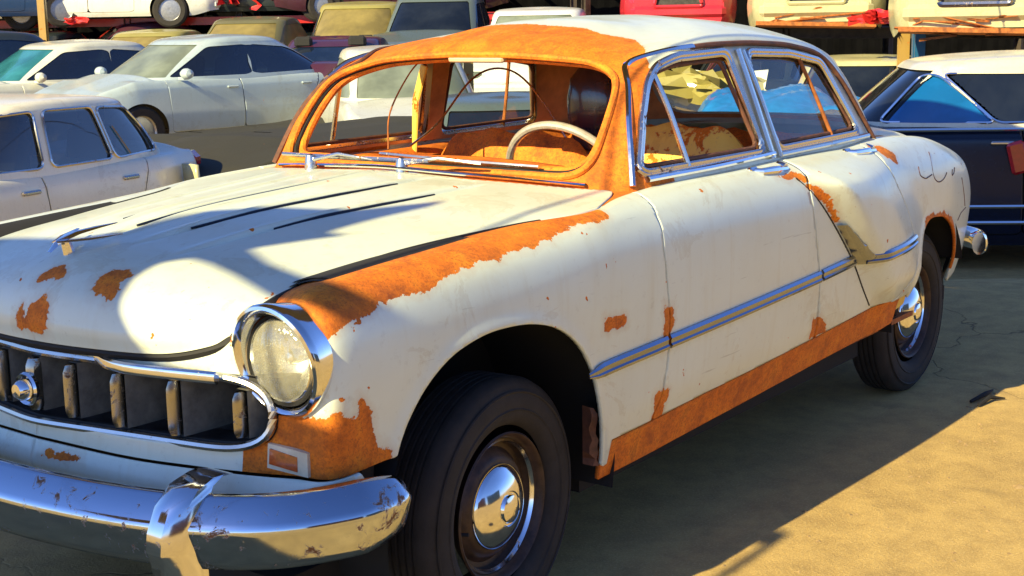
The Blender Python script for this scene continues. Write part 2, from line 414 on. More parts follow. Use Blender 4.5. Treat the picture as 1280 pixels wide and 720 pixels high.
g_fend = np.minimum.reduce([base, X-xa-GAP, np.where(X > 1.8, Z-.585, np.where(X > 1.0, 1, Z-(RK(X)+GAP)))])
g_fend = np.where(front_zone & fascia, np.minimum(g_fend, np.minimum(-grl, -hl)), g_fend)
g_fend = np.where((X > 1.0) & (X < 1.84), np.minimum(g_fend, Z-.34), g_fend)
g_val = np.minimum.reduce([base, .58-.9*np.clip(1.955-X, 0, 1)-Z, X-1.865, Z-.42])
g_fd = np.minimum.reduce([base, xa-GAP-X, X-xb-GAP, Z-RK(X)-GAP])
g_rd = np.minimum.reduce([base, xb-GAP-X, X-xc-GAP, Z-RK(X)-GAP])
g_rq = np.minimum.reduce([base, xc-GAP-X, Z-np.where(X > -1.0, .47, .40+.04*smst(-1.7, -2.2, X))])
g_rq = np.where(X > -.93, np.minimum(g_rq, Z-(RK(X)+GAP)), g_rq)
RB = lambda X: .300-(X-.98)*.035
g_rk = np.minimum.reduce([base, RK(X)-GAP-Z, Z-RB(X), 1.03-X, X+.95])

# --- rust regions, drawn on the car in its own coordinates ---------------
LOWR = [(2.2, .57), (2.2, .722), (2.05, .722), (2.037, .731), (2.029, .747), (2.018, .749), (2.012, .72), (1.996, .70), (1.982, .706), (1.981, .738), (1.974, .756), (1.951, .739), (1.936, .715), (1.930, .685), (1.917, .655), (1.898, .621), (1.868, .601), (1.872, .575), (1.90, .565)]
TAGS = [[(1.08, .76), (.981, .747), (.968, .715), (1.074, .727)],
        [(-.088, .981), (-.136, .977), (-.197, .941), (-.272, .864), (-.304, .822), (-.282, .83), (-.212, .886), (-.154, .936)],
        [(-.765, 1.05), (-.86, 1.04), (-.93, .995), (-.885, .965), (-.811, .992)],
        [(.80, .75), (.742, .73), (.752, .62), (.80, .60)], [(.81, .51), (.735, .49), (.75, .40), (.81, .40)],
        [(-.15, .545), (-.225, .535), (-.30, .46), (-.15, .455)], [(.05, 1.02), (-.10, 1.03), (-.13, .985), (-.02, .99)]]
EX = [.97, 1.01, 1.137, 1.21, 1.284, 1.325, 1.41, 1.47, 1.534, 1.561, 1.632, 1.689, 1.72, 1.81, 1.85, 1.88, 1.894, 1.947, 1.98, 2.03, 2.07]
EZ = [1.01, 1.003, .998, .988, .982, .974, .974, .971, .966, .956, .953, .945, .931, .932, .925, .927, .914, .91, .905, .88, .86]
def rust_side(V):
    V = np.asarray(V); x, y, z = V[:, 0], V[:, 1], V[:, 2]
    g = np.where((y > .53) & (x > .9), np.minimum(np.maximum((z-np.interp(x, EX, EZ))*1.3, np.interp(x, [1.0, 1.25, 1.9], [.80, .775, .765])-y), np.minimum(x-.985, z-.86)), -.5)
    g = np.maximum(g, np.where((y > .60) & (z > .583), sdf(LOWR, x, z), -.5))
    for pl in TAGS: g = np.maximum(g, np.where(y > .6, sdf(pl, x, z)-.002, -.5))
    s = -sdf(ARR, x, z); g = np.maximum(g, np.where((y > .6) & (x < -1.12) & (z > .45), .018-s, -.5))
    
    g = np.maximum(g, np.where(x > 2.1, sdf([(.03, .545), (.19, .548), (.17, .570), (.05, .562)], y, z)-.004, -.5))
    return g
def panel(name, P, g, rust=None, solid=.012, m=None, both=True, parent=None, far_rust=-.5):
    v, f = clip(P, g); out = []
    o = link(name, v, f, m or m_paint, parent or car, solid=solid, off=OFF, attr=(rust(v) if rust else np.full(len(v), -.5))); out.append(o)
    if both:
        v2 = flip(v); f2 = [q[::-1] for q in f]
        o2 = link(name, v2, f2, m or m_paint, parent or car, solid=solid, off=OFF, attr=np.full(len(v), far_rust)); out.append(o2)
    return out
OFF = -1
front_f = panel('front_fender', PB, g_fend, rust_side)
PV = PB.copy(); PV[..., 0] += .022*np.exp(-((Z-.52)/.05)**2)*(X > 1.9); 
valance = panel('front_valance', PV, g_val, rust_side)
fdoor = panel('front_door', PB, g_fd, rust_side)
rdoor = panel('rear_door', PB, g_rd, rust_side)
panel('rear_fender', PB, g_rq, rust_side)
panel('sill', PB0*.6+PB*.4+np.array([0, -.004, 0]), g_rk, lambda v: np.full(len(v), .3), far_rust=.3)
# dark inner skin just inside the panels (seen through the gaps and as the cabin's side lining)
PI = PB.copy(); PI[..., 1] -= .035*smst(.3, .6, Y); PI[..., 0] -= .03*(X > 1.9)
gi = np.minimum.reduce([-(arch+.035), Z-.36, np.where(X > 1.95, -1, 1), 1.0-Z, X+1.9])
v, f = clip(PI, gi)
link('inner_skin', v, f, m_dark, car); link('inner_skin', flip(v), f, m_dark, car)
PI2 = PB.copy(); PI2[..., 1] -= .05
gi = np.minimum.reduce([.70-X, X+1.15, Z-.40, Y-.4])
v, f = clip(PI2, gi)
ln = v.copy()
m_lin2 = paint_mat('flaking_sunlit_lining', (.88, .60, .10), (.75, .34, .03), amp=1.1, thr=.02, gloss=.6, coat=0)  # yellow base paints sunlight into the rusty lining
link('door_lining', v, f, m_lin2, car, attr=np.clip((v[:, 2]-.86)*3, -.2, .3)); link('door_lining', flip(v), f, m_lin2, car, attr=np.clip((v[:, 2]-.90)*2.2, -.12, .3))

# wheel wells
for cx_ in (1.42, -1.35):
    for s in (1, -1):
        mb = MB(); rows = []
        for k in range(25):
            a = (math.pi*1.16*k/24-.25) if cx_ > 0 else (.95*math.pi*k/24-.15); rr_ = .46 if cx_ > 0 else .385
            rows.append([(cx_+rr_*math.cos(a), s*yy, .38+rr_*math.sin(a)) for yy in (.805, .74, .5, .42)])
        mb.grid(rows)
        mb.add([rows[k][3] for k in range(25)], [tuple(range(25))])
        obj('wheel_well', mb, m_dark, car)
mb = MB().box((.05, 0, .30), (4.0, 1.3, .06)).box((1.5, 0, .55), (.8, .9, .4)).box((.0, .62, .27), (1.9, .12, .1)).box((.0, -.62, .27), (1.9, .12, .1))
obj('underbody', mb, m_dark, car)

# --- bonnet -------------------------------------------------------------
HC = [
 [(2.195, 0, .815), (2.178, .2, .815), (2.14, .4, .82), (2.105, .52, .845), (2.075, .560, .870)],
 [(2.200, 0, .87), (2.183, .2, .865), (2.143, .4, .865), (2.095, .52, .875), (2.055, .566, .892)],
 [(2.165, 0, .94), (2.148, .2, .93), (2.105, .4, .918), (2.05, .53, .912), (2.01, .574, .918)],
 [(2.06, 0, .998), (2.045, .2, .982), (2.01, .4, .958), (1.97, .54, .94), (1.93, .584, .942)],
 [(1.86, 0, 1.035), (1.855, .2, 1.018), (1.84, .4, .995), (1.82, .55, .972), (1.80, .590, .962)],
 [(1.60, 0, 1.057), (1.60, .2, 1.045), (1.60, .4, 1.024), (1.60, .55, 1.0), (1.60, .608, .988)],
 [(1.25, 0, 1.075), (1.25, .2, 1.066), (1.25, .4, 1.048), (1.25, .58, 1.026), (1.25, .677, 1.008)],
 [(1.0, 0, 1.085), (1.0, .2, 1.077), (1.0, .42, 1.061), (1.0, .64, 1.034), (1.0, .758, 1.022)],
 [(.55, 0, 1.094), (.55, .22, 1.088), (.55, .44, 1.074), (.55, .60, 1.06), (.55, .722, 1.046)],
]
HC = np.array([[(p[0], -p[1], p[2]) for p in row[:0:-1]]+row for row in HC])
PH = surf(HC, 300, 420)
X, Y, Z = PH[..., 0], PH[..., 1], PH[..., 2]
gr = np.zeros(X.shape)
for a, sl_ in ((0, 0), (.158, .10), (.315, .14)):          # pressed strakes, fanning back to the cowl
    for s in ((1, -1) if a else (1,)):
        yc = s*(a+sl_*(1.5-X)); d = Y-yc
        amp = .013*smst(2.02 if a == 0 else 1.98, 1.7, X)*smst(.95, 1.08, X)
        gr += -amp*np.exp(-(d/.0055)**2)+amp*.55*np.exp(-((d+.018*s if a else np.abs(d)-.018)/.012)**2)
PH = PH.copy(); PH[..., 2] += gr; PH[..., 2] += .004*np.sin(X*9+Y*5)*np.exp(-((X-1.9)/.3)**2)
xe = .985-.50*Y**2+.34*smst(.66, .80, np.abs(Y))
jag = 0
g_h = np.minimum(X-xe-.003, 3); g_c = xe-.004-X
HR = [[(2.109, .177), (2.079, .191), (2.068, .216), (2.073, .243), (2.102, .230), (2.124, .250), (2.137, .252), (2.135, .230), (2.138, .206), (2.124, .184)],
      [(2.150, .015), (2.124, .025), (2.110, .042), (2.133, .073), (2.138, .053), (2.148, .033)]]
def rust_hood(V):
    x, y, z = V[:, 0], V[:, 1], V[:, 2]; g = np.full(len(V), -.5)
    for pl in HR: g = np.maximum(g, sdf(pl, x, y)+.006)
    g = np.maximum(g, np.where(x > 2.0, sdf([(-.025, .840), (-.015, .885), (.0, .90), (.012, .875), (.03, .905), (.06, .92), (.085, .90), (.088, .85), (.06, .835)], y, z), -.5))
    return np.maximum(g, .006-np.abs(z-.815)*0-1)
v, f = clip(PH, g_h); hood = link('bonnet', v, f, m_paint, car, solid=.014, off=1, attr=rust_hood(v))
v, f = clip(PH-np.array([0, 0, .004]), g_c)
link('cowl', v, f, m_paint, car, solid=.006, off=1, attr=np.clip((np.abs(v[:, 1])-.50)*1.0, -.2, .1)*0-.03+.06*(v[:, 0] < .93))
# black seal line around the bonnet
edge = [tuple(PH[i, -1]+np.array([0, .006, -.006])) for i in range(0, 240, 3)]
obj('bonnet_seal', MB().tube(edge, .0085, 6), m_black, car)
edge2 = [(p[0], -p[1], p[2]) for p in edge]; obj('bonnet_seal', MB().tube(edge2, .0085, 6), m_black, car)
lip = [tuple(PH[0, j]+np.array([-.012, 0, -.008])) for j in range(0, 420, 10)]
obj('bonnet_seal', MB().tube(lip, .012, 6), m_black, car)

# --- greenhouse -----------------------------------------------------------
GS = [
 [(.925, 0, 1.03), (.885, 0, 1.09), (.76, 0, 1.20), (.61, 0, 1.33), (.50, 0, 1.415), (.41, 0, 1.458), (.16, 0, 1.505), (.0, 0, 1.515)],
 [(.905, .28, 1.03), (.865, .28, 1.085), (.745, .275, 1.20), (.60, .27, 1.33), (.485, .265, 1.405), (.39, .255, 1.447), (.13, .18, 1.50), (-.04, 0, 1.517)],
 [(.845, .50, 1.03), (.81, .495, 1.08), (.71, .475, 1.20), (.585, .455, 1.325), (.455, .435, 1.395), (.35, .40, 1.43), (.07, .26, 1.49), (-.09, 0, 1.519)],
 [(.78, .635, 1.03), (.75, .625, 1.08), (.68, .60, 1.20), (.575, .565, 1.32), (.44, .535, 1.385), (.31, .48, 1.425), (.0, .30, 1.485), (-.15, 0, 1.52)],
 [(.72, .705, 1.03), (.69, .695, 1.08), (.635, .665, 1.20), (.535, .618, 1.325), (.40, .585, 1.39), (.25, .53, 1.432), (-.06, .32, 1.487), (-.21, 0, 1.52)],
 [(.60, .73, 1.03), (.58, .718, 1.08), (.52, .68, 1.20), (.43, .633, 1.335), (.31, .603, 1.402), (.17, .55, 1.44), (-.12, .33, 1.49), (-.27, 0, 1.52)],
 [(.30, .735, 1.03), (.29, .722, 1.08), (.25, .682, 1.20), (.20, .634, 1.345), (.12, .604, 1.415), (.02, .555, 1.452), (-.22, .335, 1.497), (-.33, 0, 1.52)],
 [(-.10, .735, 1.03), (-.10, .722, 1.08), (-.11, .682, 1.20), (-.13, .634, 1.345), (-.15, .604, 1.415), (-.19, .555, 1.453), (-.33, .34, 1.497), (-.40, 0, 1.52)],
 [(-.50, .735, 1.03), (-.50, .722, 1.08), (-.49, .682, 1.20), (-.46, .636, 1.335), (-.43, .606, 1.400), (-.40, .555, 1.443), (-.45, .34, 1.490), (-.48, 0, 1.519)],
 [(-.86, .735, 1.03), (-.84, .722, 1.08), (-.79, .680, 1.20), (-.72, .634, 1.315), (-.64, .604, 1.380), (-.60, .555, 1.425), (-.57, .34, 1.482), (-.56, 0, 1.516)],
 [(-1.04, .695, 1.03), (-1.01, .68, 1.08), (-.95, .645, 1.20), (-.88, .615, 1.30), (-.79, .588, 1.365), (-.73, .54, 1.412), (-.67, .33, 1.474), (-.64, 0, 1.512)],
 [(-1.22, .61, 1.03), (-1.18, .60, 1.08), (-1.11, .575, 1.19), (-1.03, .55, 1.285), (-.97, .54, 1.345), (-.88, .50, 1.39), (-.79, .31, 1.46), (-.72, 0, 1.507)],
 [(-1.43, .50, 1.03), (-1.39, .49, 1.08), (-1.29, .47, 1.19), (-1.19, .455, 1.285), (-1.11, .45, 1.345), (-1.0, .42, 1.385), (-.88, .27, 1.447), (-.80, 0, 1.50)],
 [(-1.62, .30, 1.03), (-1.58, .29, 1.08), (-1.46, .28, 1.20), (-1.34, .27, 1.30), (-1.24, .27, 1.36), (-1.12, .25, 1.40), (-.97, .16, 1.452), (-.86, 0, 1.49)],
 [(-1.70, 0, 1.03), (-1.66, 0, 1.08), (-1.53, 0, 1.20), (-1.40, 0, 1.31), (-1.27, 0, 1.375), (-1.15, 0, 1.41), (-1.02, 0, 1.458), (-.92, 0, 1.482)],
]
PG = surf(np.array(GS), 420, 150)
X, Y, Z = PG[..., 0], PG[..., 1], PG[..., 2]
WS = rpoly([(0, 1.088, 0), (.40, 1.082, .05), (.60, 1.072, .07), (.595, 1.22, .1), (.575, 1.335, .10), (.44, 1.385, .12), (.20, 1.402, .1), (0, 1.408, 0), (-.2, 1.41, 0), (-.2, 1.088, 0)], .05, 8)
g_ws = sdf(WS, Y, Z); g_ws = np.where(X > .25, g_ws, -.3)
WF = rpoly([(.672, 1.085), (.60, 1.22), (.515, 1.32), (.44, 1.365), (.32, 1.387), (.02, 1.392), (-.045, 1.085)], .03)
WR = rpoly([(-.155, 1.085), (-.11, 1.388), (-.42, 1.376), (-.655, 1.342), (-.79, 1.09)], .035)
g_sf = np.where(Y > .54, np.maximum(sdf(WF, X, Z), sdf(WR, X, Z)), -.3)
RW = rpoly([(-.1, 1.085), (.45, 1.09), (.42, 1.29), (-.1, 1.34)], .09)
g_rw = np.where(X < -1.15, sdf(RW, Y, Z), -.3)
g_g = np.minimum.reduce([-g_ws, -g_sf, -g_rw, Z-1.035])
def rust_roof(V):
    x, y, z = V[:, 0], V[:, 1], V[:, 2]
    # bare front of the roof and windscreen pillar: everything ahead of a ragged line
    s = x-np.interp(y, [-.8, -.3, 0, .135, .305, .353, .42, .46, .513, .57, .60, .75], [.10, .16, .215, .236, .255, .241, .243, .272, .321, .40, .46, .53])
    s2 = np.where((z < 1.395) & (y > .55), x-np.interp(z, [1.03, 1.10, 1.22, 1.32, 1.38, 1.40], [.728, .70, .65, .57, .48, .40])-.004, s)
    s3 = np.where(y > .56, .016-np.abs(z-1.402), -1)
    return np.maximum(np.maximum(s2, np.where(s > 0, s, -abs(s))*1.0), np.where(y < 0, .0-1, -1))
v, f = clip(PG, g_g)
ra = rust_roof(v)
v2 = flip(v); ra2 = rust_roof(v2)
nv_ = len(v)
roof = link('roof', np.vstack([v, v2]), list(f)+[tuple(i+nv_ for i in q[::-1]) for q in f], m_paint, car, solid=.0, attr=np.concatenate([ra, ra2]), fixn=False)
PL = PG.copy(); cen = np.array([-.3, 0, 1.15]); PL = PL+(cen-PL)*.035
v, f = clip(PL, np.minimum.reduce([-g_ws-.012, -g_sf-.012, -g_rw-.01, Z-1.06]))
link('headliner', v, f, m_head, car); link('headliner', flip(v), f, m_head, car)

def nearest(P, pts, ax):        # lift a 2-d outline onto a sampled surface
    A = P.reshape(-1, 3); out = []
    for p in pts:
        d = (A[:, ax[0]]-p[0])**2+(A[:, ax[1]]-p[1])**2
        if ax == (1, 2): d = d+np.where(A[:, 0] > .25, 0, 9)
        if ax == (0, 2): d = d+np.where(A[:, 1] > .5, 0, 9)
        k = np.argsort(d)[:4]; wt = 1/(d[k]+1e-7); out.append(tuple((A[k]*wt[:, None]).sum(0)/wt.sum()))
    return out
# windscreen frame
ws_loop = nearest(PG, [p for p in WS if p[0] >= 0], (1, 2))
ws_loop = [p for p in ws_loop]
wl = sorted([p for p in ws_loop], key=lambda p: math.atan2(p[2]-1.25, p[1]+.0))
wsn = [p for p in nearest(PG, WS, (1, 2)) if p[1] > .0]
def order(pts, c): return sorted(pts, key=lambda p: math.atan2(p[2]-c[1], p[1]-c[0]))
full = [(p[0], p[1], p[2]) for p in wsn]+[(p[0], -p[1], p[2]) for p in wsn]
full = order(full, (0, 1.25))
def resamp(L, n, close=True):
    L = [Vector(p) for p in L]
    if close: L = L+[L[0]]
    d = [0]
    for a, b in zip(L, L[1:]): d.append(d[-1]+(b-a).length)
    return [tuple(np.interp(q, d, [p[k] for p in L]) for k in range(3)) for q in np.linspace(0, d[-1], n, endpoint=not close)]
full = resamp(full, 150)
def sm(L, it=2, close=True):
    A = np.array(L)
    for _ in range(it):
        B = (np.roll(A, 1, 0)+2*A+np.roll(A, -1, 0))/4
        if not close: B[0] = A[0]; B[-1] = A[-1]
        A = B
    return [tuple(p) for p in A]
full = sm(full, 4)
obj('windscreen_frame', MB().tube([(p[0]+.004, p[1], p[2]) for p in full], .011, 8, close=True), m_orust, car)
inn = [(p[0]-.015, p[1]*.985, 1.24+(p[2]-1.24)*.965) for p in full]
obj('windscreen_rubber', MB().tube(inn, .009, 8, close=True), m_black, car)
inn = [(p[0]-.035, p[1]*.965, 1.24+(p[2]-1.24)*.93) for p in full]
obj('windscreen_flange', MB().tube(inn, .013, 8, close=True), m_orust, car)

# side window surrounds, drip rail and pillar trims (both sides)
def frame_of(poly, r, m, name, grow=0, n=120, inset=0):
    L = sm(resamp(nearest(PG, poly, (0, 2)), n), 1)
    c = np.mean(L, 0); L = [(c[0]+(p[0]-c[0])*(1+grow), p[1]+.004-inset, c[2]+(p[2]-c[2])*(1+grow*2)) for p in L]
    for s in (1, -1): obj(name, MB().tube([(p[0], s*p[1], p[2]) for p in L], r*.9, 7, close=True), m, car)
for pl in (WF, WR):
    frame_of(pl, .010, m_trim, 'window_frame')
    frame_of(pl, .008, m_seal, 'window_seal', grow=-.05, inset=.014); frame_of(pl, .011, m_frm, 'door_frame', grow=.035)
def onside(pts, P=PG, n=40, push=.0, close=False):
    L = resamp(nearest(P, pts, (0, 2)), n, close); L = sm(L, 2, close); return [(p[0], p[1]+push, p[2]) for p in L]
drip = onside([(.715, 1.05), (.695, 1.10), (.645, 1.22), (.565, 1.32), (.47, 1.38), (.33, 1.412), (.10, 1.424), (-.15, 1.424), (-.42, 1.412), (-.64, 1.382), (-.72, 1.352), (-.80, 1.25), (-.90, 1.08), (-.92, 1.05)], n=90, push=.012); drip = sm(drip, 5, False)
for s in (1, -1):
    L = [(p[0], p[1]*s, p[2]) for p in drip]
    obj('drip_rail', MB().tube(L[:34], [.011]*34, 8), m_chrome2 if s > 0 else m_seal, car)
    obj('drip_rail', MB().tube(L[33:], .009, 8), m_seal, car)
    obj('pillar_trim', MB().tube([(p[0], p[1]*s, p[2]) for p in onside([(-.06, 1.405), (-.075, 1.25), (-.098, 1.06)], n=14, push=.008)], .014, 8, sx=1.2, sy=.8), m_trim, car)
    obj('pillar_trim', MB().tube([(p[0], p[1]*s, p[2]) for p in onside([(-.088, 1.40), (-.118, 1.25), (-.142, 1.06)], n=14, push=.008)], .010, 8), m_trim, car)
    # quarter-light dividers
    obj('vent_divider', MB().tube([(p[0], p[1]*s, p[2]) for p in onside([(.462, 1.35), (.445, 1.25), (.425, 1.08)], n=12)], .009, 8), m_trim, car)
    obj('vent_divider', MB().tube([(p[0], p[1]*s, p[2]) for p in onside([(-.50, 1.365), (-.545, 1.22), (-.585, 1.08)], n=12)], .007, 8), m_rust, car)
    # belt mouldings
    for a, b_ in ((.66, -.10), (-.14, -.86)):
        L = onside([(a, 1.066), ((a+b_)/2, 1.068), (b_, 1.073)], n=14, push=.010)
        obj('belt_moulding', MB().tube([(p[0], p[1]*s, p[2]) for p in L], .011, 8, sy=.9), m_trim if a < 0 else m_chrome2, car)
# glass in the rear quarter-lights only
gv = np.where(Y > .54, np.minimum(sdf(WR, X, Z), (-.50-(1.365-Z)*.30)-X), -1)
v, f = clip(PG+np.array([0, -.008, 0]), gv)
link('quarter_glass', v, f, m_glass, car, fixn=False); link('quarter_glass', flip(v), f, m_glass, car, fixn=False)
gv = np.where(Y > .54, np.minimum(sdf(WR, X, Z), X-(-.50-(1.365-Z)*.30)), -1)
v, f = clip(PG+np.array([0, -.008, 0]), gv)
link('door_glass', v, f, m_glass, car, fixn=False); link('door_glass', flip(v), f, m_glass, car, fixn=False)

# --- boot lid / rear deck -------------------------------------------------
DK = np.array([[(-.80, y, z) for y, z in ((0, 1.03), (.3, 1.03), (.55, 1.03), (.725, 1.04))],
      [(-1.20, y, z) for y, z in ((0, 1.045), (.3, 1.045), (.5, 1.04), (.665, 1.028))],
      [(-1.60, y, z) for y, z in ((0, 1.055), (.3, 1.05), (.5, 1.03), (.585, 1.003))],
      [(-1.90, y, z) for y, z in ((0, 1.01), (.3, 1.0), (.45, .98), (.525, .962))],
      [(-2.06, y, z) for y, z in ((0, .94), (.25, .935), (.38, .925), (.455, .918))],
      [(-2.11, y, z) for y, z in ((0, .88), (.22, .88), (.34, .88), (.42, .88))]])
PD = surf(DK, 90, 90); v, f = clip(PD, np.where(PD[..., 0] < -1.69, 1., PD[..., 1]-np.interp(PD[..., 0], [-1.70, -1.62, -1.43, -1.22, -1.04, -.86, -.7], [0, .30, .495, .605, .69, .728, .735])+.03))
v2 = flip(v); nn = len(v)
link('boot_lid', np.vstack([v, v2]), list(f)+[tuple(i+nn for i in q[::-1]) for q in f], m_paint, car, attr=np.full(2*nn, -.5), fixn=False)
for a_, sl_, x0_, x1_ in ((.0, 0, 1.86, 1.06), (.158, .10, 1.80, 1.12), (.315, .14, 1.68, 1.16)):
    for s_ in ((1, -1) if a_ else (1,)):
        pts = []
        for q_ in np.linspace(0, 1, 24):
            xx = x0_+(x1_-x0_)*q_; yy = s_*(a_+sl_*(1.5-xx)); A_ = PH.reshape(-1, 3); k_ = np.argmin((A_[:, 0]-xx)**2+(A_[:, 1]-yy)**2); pts.append((xx, yy, float(A_[k_, 2])+.0095))
        obj('bonnet_strake', MB().tube(sm(pts, 3, False), [.0015+.0055*math.sin(math.pi*min(1, q_*.8+.1)) for q_ in np.linspace(0, 1, 24)], 6), M_STRK, car)
# --- headlamps ---------------------------------------------------------------
m_refl = chrome_mat('lamp_reflector', .9, tint=(.80, .78, .66), rough=.22)
def lens_mat():
    m = glass_mat('lamp_glass', tint=(.93, .94, .90), fac=.14, dust=.26, dustc=(.72, .70, .56), rough=.06); t = m.node_tree
    mp = nd(t, 'ShaderNodeMapping'); mp.inputs['Scale'].default_value = (1, 75, 14); t.links.new(geo(t), mp.inputs['Vector'])
    n = noise(t, 1, 2, .5, vec=mp.outputs[0])
    for q in t.nodes:
        if q.type == 'BSDF_GLOSSY': t.links.new(bump(t, n, .8, .01), q.inputs['Normal'])
        if q.type == 'BSDF_DIFFUSE':
            nn = noise(t, 22, 6, .7); t.links.new(ramp(t, nn, (.30, (.52, .50, .38)), (.7, (.85, .82, .66))), q.inputs[0])
    return m
m_lens = lens_mat()
def sx_(y, z):
    A = PB[:240].reshape(-1, 3); A = A[A[:, 0] > 1.85]; k = np.argsort((A[:, 1]-y)**2+(A[:, 2]-z)**2)[:4]; return float(A[k, 0].mean())
for s in (1, -1):
    c = (2.02, .70*s, .832)
    prof = [(.104, -.05), (.110, -.02), (.116, .01), (.121, .03), (.125, .052), (.125, .062), (.121, .070), (.114, .073), (.107, .068), (.103, .06), (.100, .05), (.097, .042)]
    mb = MB(); mb.lathe([(r_, h) for r_, h in prof], 64, 'x', c)
    vv = []
    for (x, y, z) in mb.v:      # hooded top: rim leans further forward at the crown
        k = (z-c[2])/.12; vv.append((x+(.022*k if x > c[0]+.02 else 0), y, z))
    mb.v = vv; bez = obj('headlamp_rim', mb, m_chrome2, car)
    prof = [(.099, .044), (.096, .050), (.093, .044)]
    obj('rim_seal', MB().lathe(prof, 48, 'x', c), m_black, bez)
    prof = [(.0, .070), (.03, .069), (.06, .064), (.08, .054), (.096, .040)]
    hl_ = obj('headlamp', MB().lathe(prof, 48, 'x', c), m_lens, car)
    obj('reflector', MB().lathe([(.0, -.05), (.03, -.045), (.06, -.022), (.082, .01), (.094, .038)], 48, 'x', c), m_refl, hl_)
    obj('bulb', MB().lathe([(0, .03), (.012, .026), (.018, .01), (.014, -.01), (.012, -.05)], 20, 'x', c), m_trim, hl_)
    mb = MB().lathe([(.096, .040), (.0915, .048), (.087, .053), (.0865, .045)], 48, 'x', c)
    obj('retaining_ring', mb, m_chrome, hl_)
    # marker lamp under the headlamp
    def plate(y0, y1, z0_, z1_, lift, th=.016):
        c4 = [(y0, z0_+.008), (y1, z0_-.004), (y1, z1_-.012), (y0, z1_)]
        fr_ = [(sx_(y, z)+lift, s*y, z) for y, z in c4]; bk = [(x-th-lift, y, z) for x, y, z in fr_]
        return MB().add(fr_+bk, [(0, 1, 2, 3), (4, 5, 1, 0), (5, 6, 2, 1), (6, 7, 3, 2), (7, 4, 0, 3)])
    bz = obj('marker_lamp', plate(.664, .758, .592, .652, .008, .02), simple('marker_housing', (.60, .55, .40), .5, 0, .3), car, autos=30)
    obj('amber_lens', plate(.672, .735, .602, .642, .014, .02), simple('amber_lens', (.42, .075, .012), .18, 0, .5, 60, coat=1), bz, autos=30)

# --- grille --------------------------------------------------------------------
def fx(y, z):                    # fascia x at y,z
    A = PB[:200].reshape(-1, 3); A = A[(A[:, 0] > 1.9) & (A[:, 2] < .83)]
    k = np.argmin((A[:, 1]-abs(y))**2+(A[:, 2]-z)**2); return float(A[k, 0])
gp = rpoly([(.0, .622, 0), (.60, .632), (.675, .655), (.688, .71), (.66, .772), (.55, .786), (0, .783, 0)], .05, 5)
gfull = [(y, z) for y, z in gp]+[(-y, z) for y, z in gp[::-1]]
gl = resamp([(fx(y, z), y, z) for y, z in gfull], 160); gl = sm(gl, 10)
obj('grille_surround', MB().tube([(x+.008, y, z) for x, y, z in gl], .010, 8, close=True), m_trim, car)
obj('grille_surround', MB().tube([(x-.012, y, z+.0) for x, y, z in gl], .012, 6, close=True), m_black, car)
ub = [(fx(y, .78)+.030, y, .786) for y in np.linspace(-.56, .56, 30)]
obj('grille_top_bar', MB().tube(sm(ub, 4, False), .010, 8, sy=1.4), m_chrome, car)
mb = MB(); ys = np.linspace(-.68, .68, 24)
rows = []
for y in ys:
    x0 = fx(y, .70); z0, z1 = .605, .79
    rows.append([(x0-.005, y, z0), (x0-.16, y, z0+.01), (x0-.17, y, .70), (x0-.16, y, z1-.01), (x0-.005, y, z1)])
mb.grid(rows); mb.add([rows[0][k] for k in range(5)], [(0, 1, 2, 3, 4)]); mb.add([rows[-1][k] for k in range(5)], [(0, 1, 2, 3, 4)])
m_gback = simple('grille_backing', (.045, .043, .04), .8, 0, .6, 20)
obj('grille_box', mb, m_gback, car)
m_tooth = chrome_mat('tarnished_tooth', 1.1, tint=(.42, .40, .34), rough=.2)
m_fin = simple('grey_fin', (.15, .145, .12), .6, 0, .4, 25, bmp=.4)
for y in (-.60, -.44, -.285, -.13, .0, .13, .285, .44, .60):
    x0 = fx(y, .70); ce = abs(y) < .01
    root = MB()
    h = .064 if abs(y) < .5 else .052
    pr = [(-.15, .026), (-.02, .020), (.0, .016)]
    rows = [[(x0+a, y-b, .708-h), (x0+a, y-b, .708+h), (x0+a, y+b, .708+h), (x0+a, y+b, .708-h)] for a, b in pr]
    root.grid(rows, closev=True)
    tooth = obj('grille_tooth', root, m_fin, car, autos=30)
    cap = MB(); n = 9; rows = []
    for k in range(n):
        q = k/(n-1)*2-1; hw = (.0095 if not ce else .018)*(1-.15*q**8); xx = x0+.016+.008*(1-q**8)
        rows.append([(x0-.002, y-hw, .708+q*h*.95), (xx-.006, y-hw*.9, .708+q*h*.95), (xx+.004, y, .708+q*h*.95), (xx-.006, y+hw*.9, .708+q*h*.95), (x0-.002, y+hw, .708+q*h*.95)])
    cap.grid(rows); cap.add(rows[0], [(0, 1, 2, 3, 4)]); cap.add(rows[-1], [(0, 1, 2, 3, 4)])
    obj('chrome_cap', cap, m_tooth, tooth, autos=50)
c = (fx(0, .7)+.03, 0.0, .70)
em = obj('grille_emblem', MB().lathe([(0, .03), (.016, .028), (.024, .018), (.026, .0), (.024, -.02)], 24, 'x', c), m_chrome, car)
obj('emblem_ring', MB().lathe([(.030, .0), (.036, .006), (.040, .0), (.036, -.01)], 24, 'x', c), m_chrome, em)

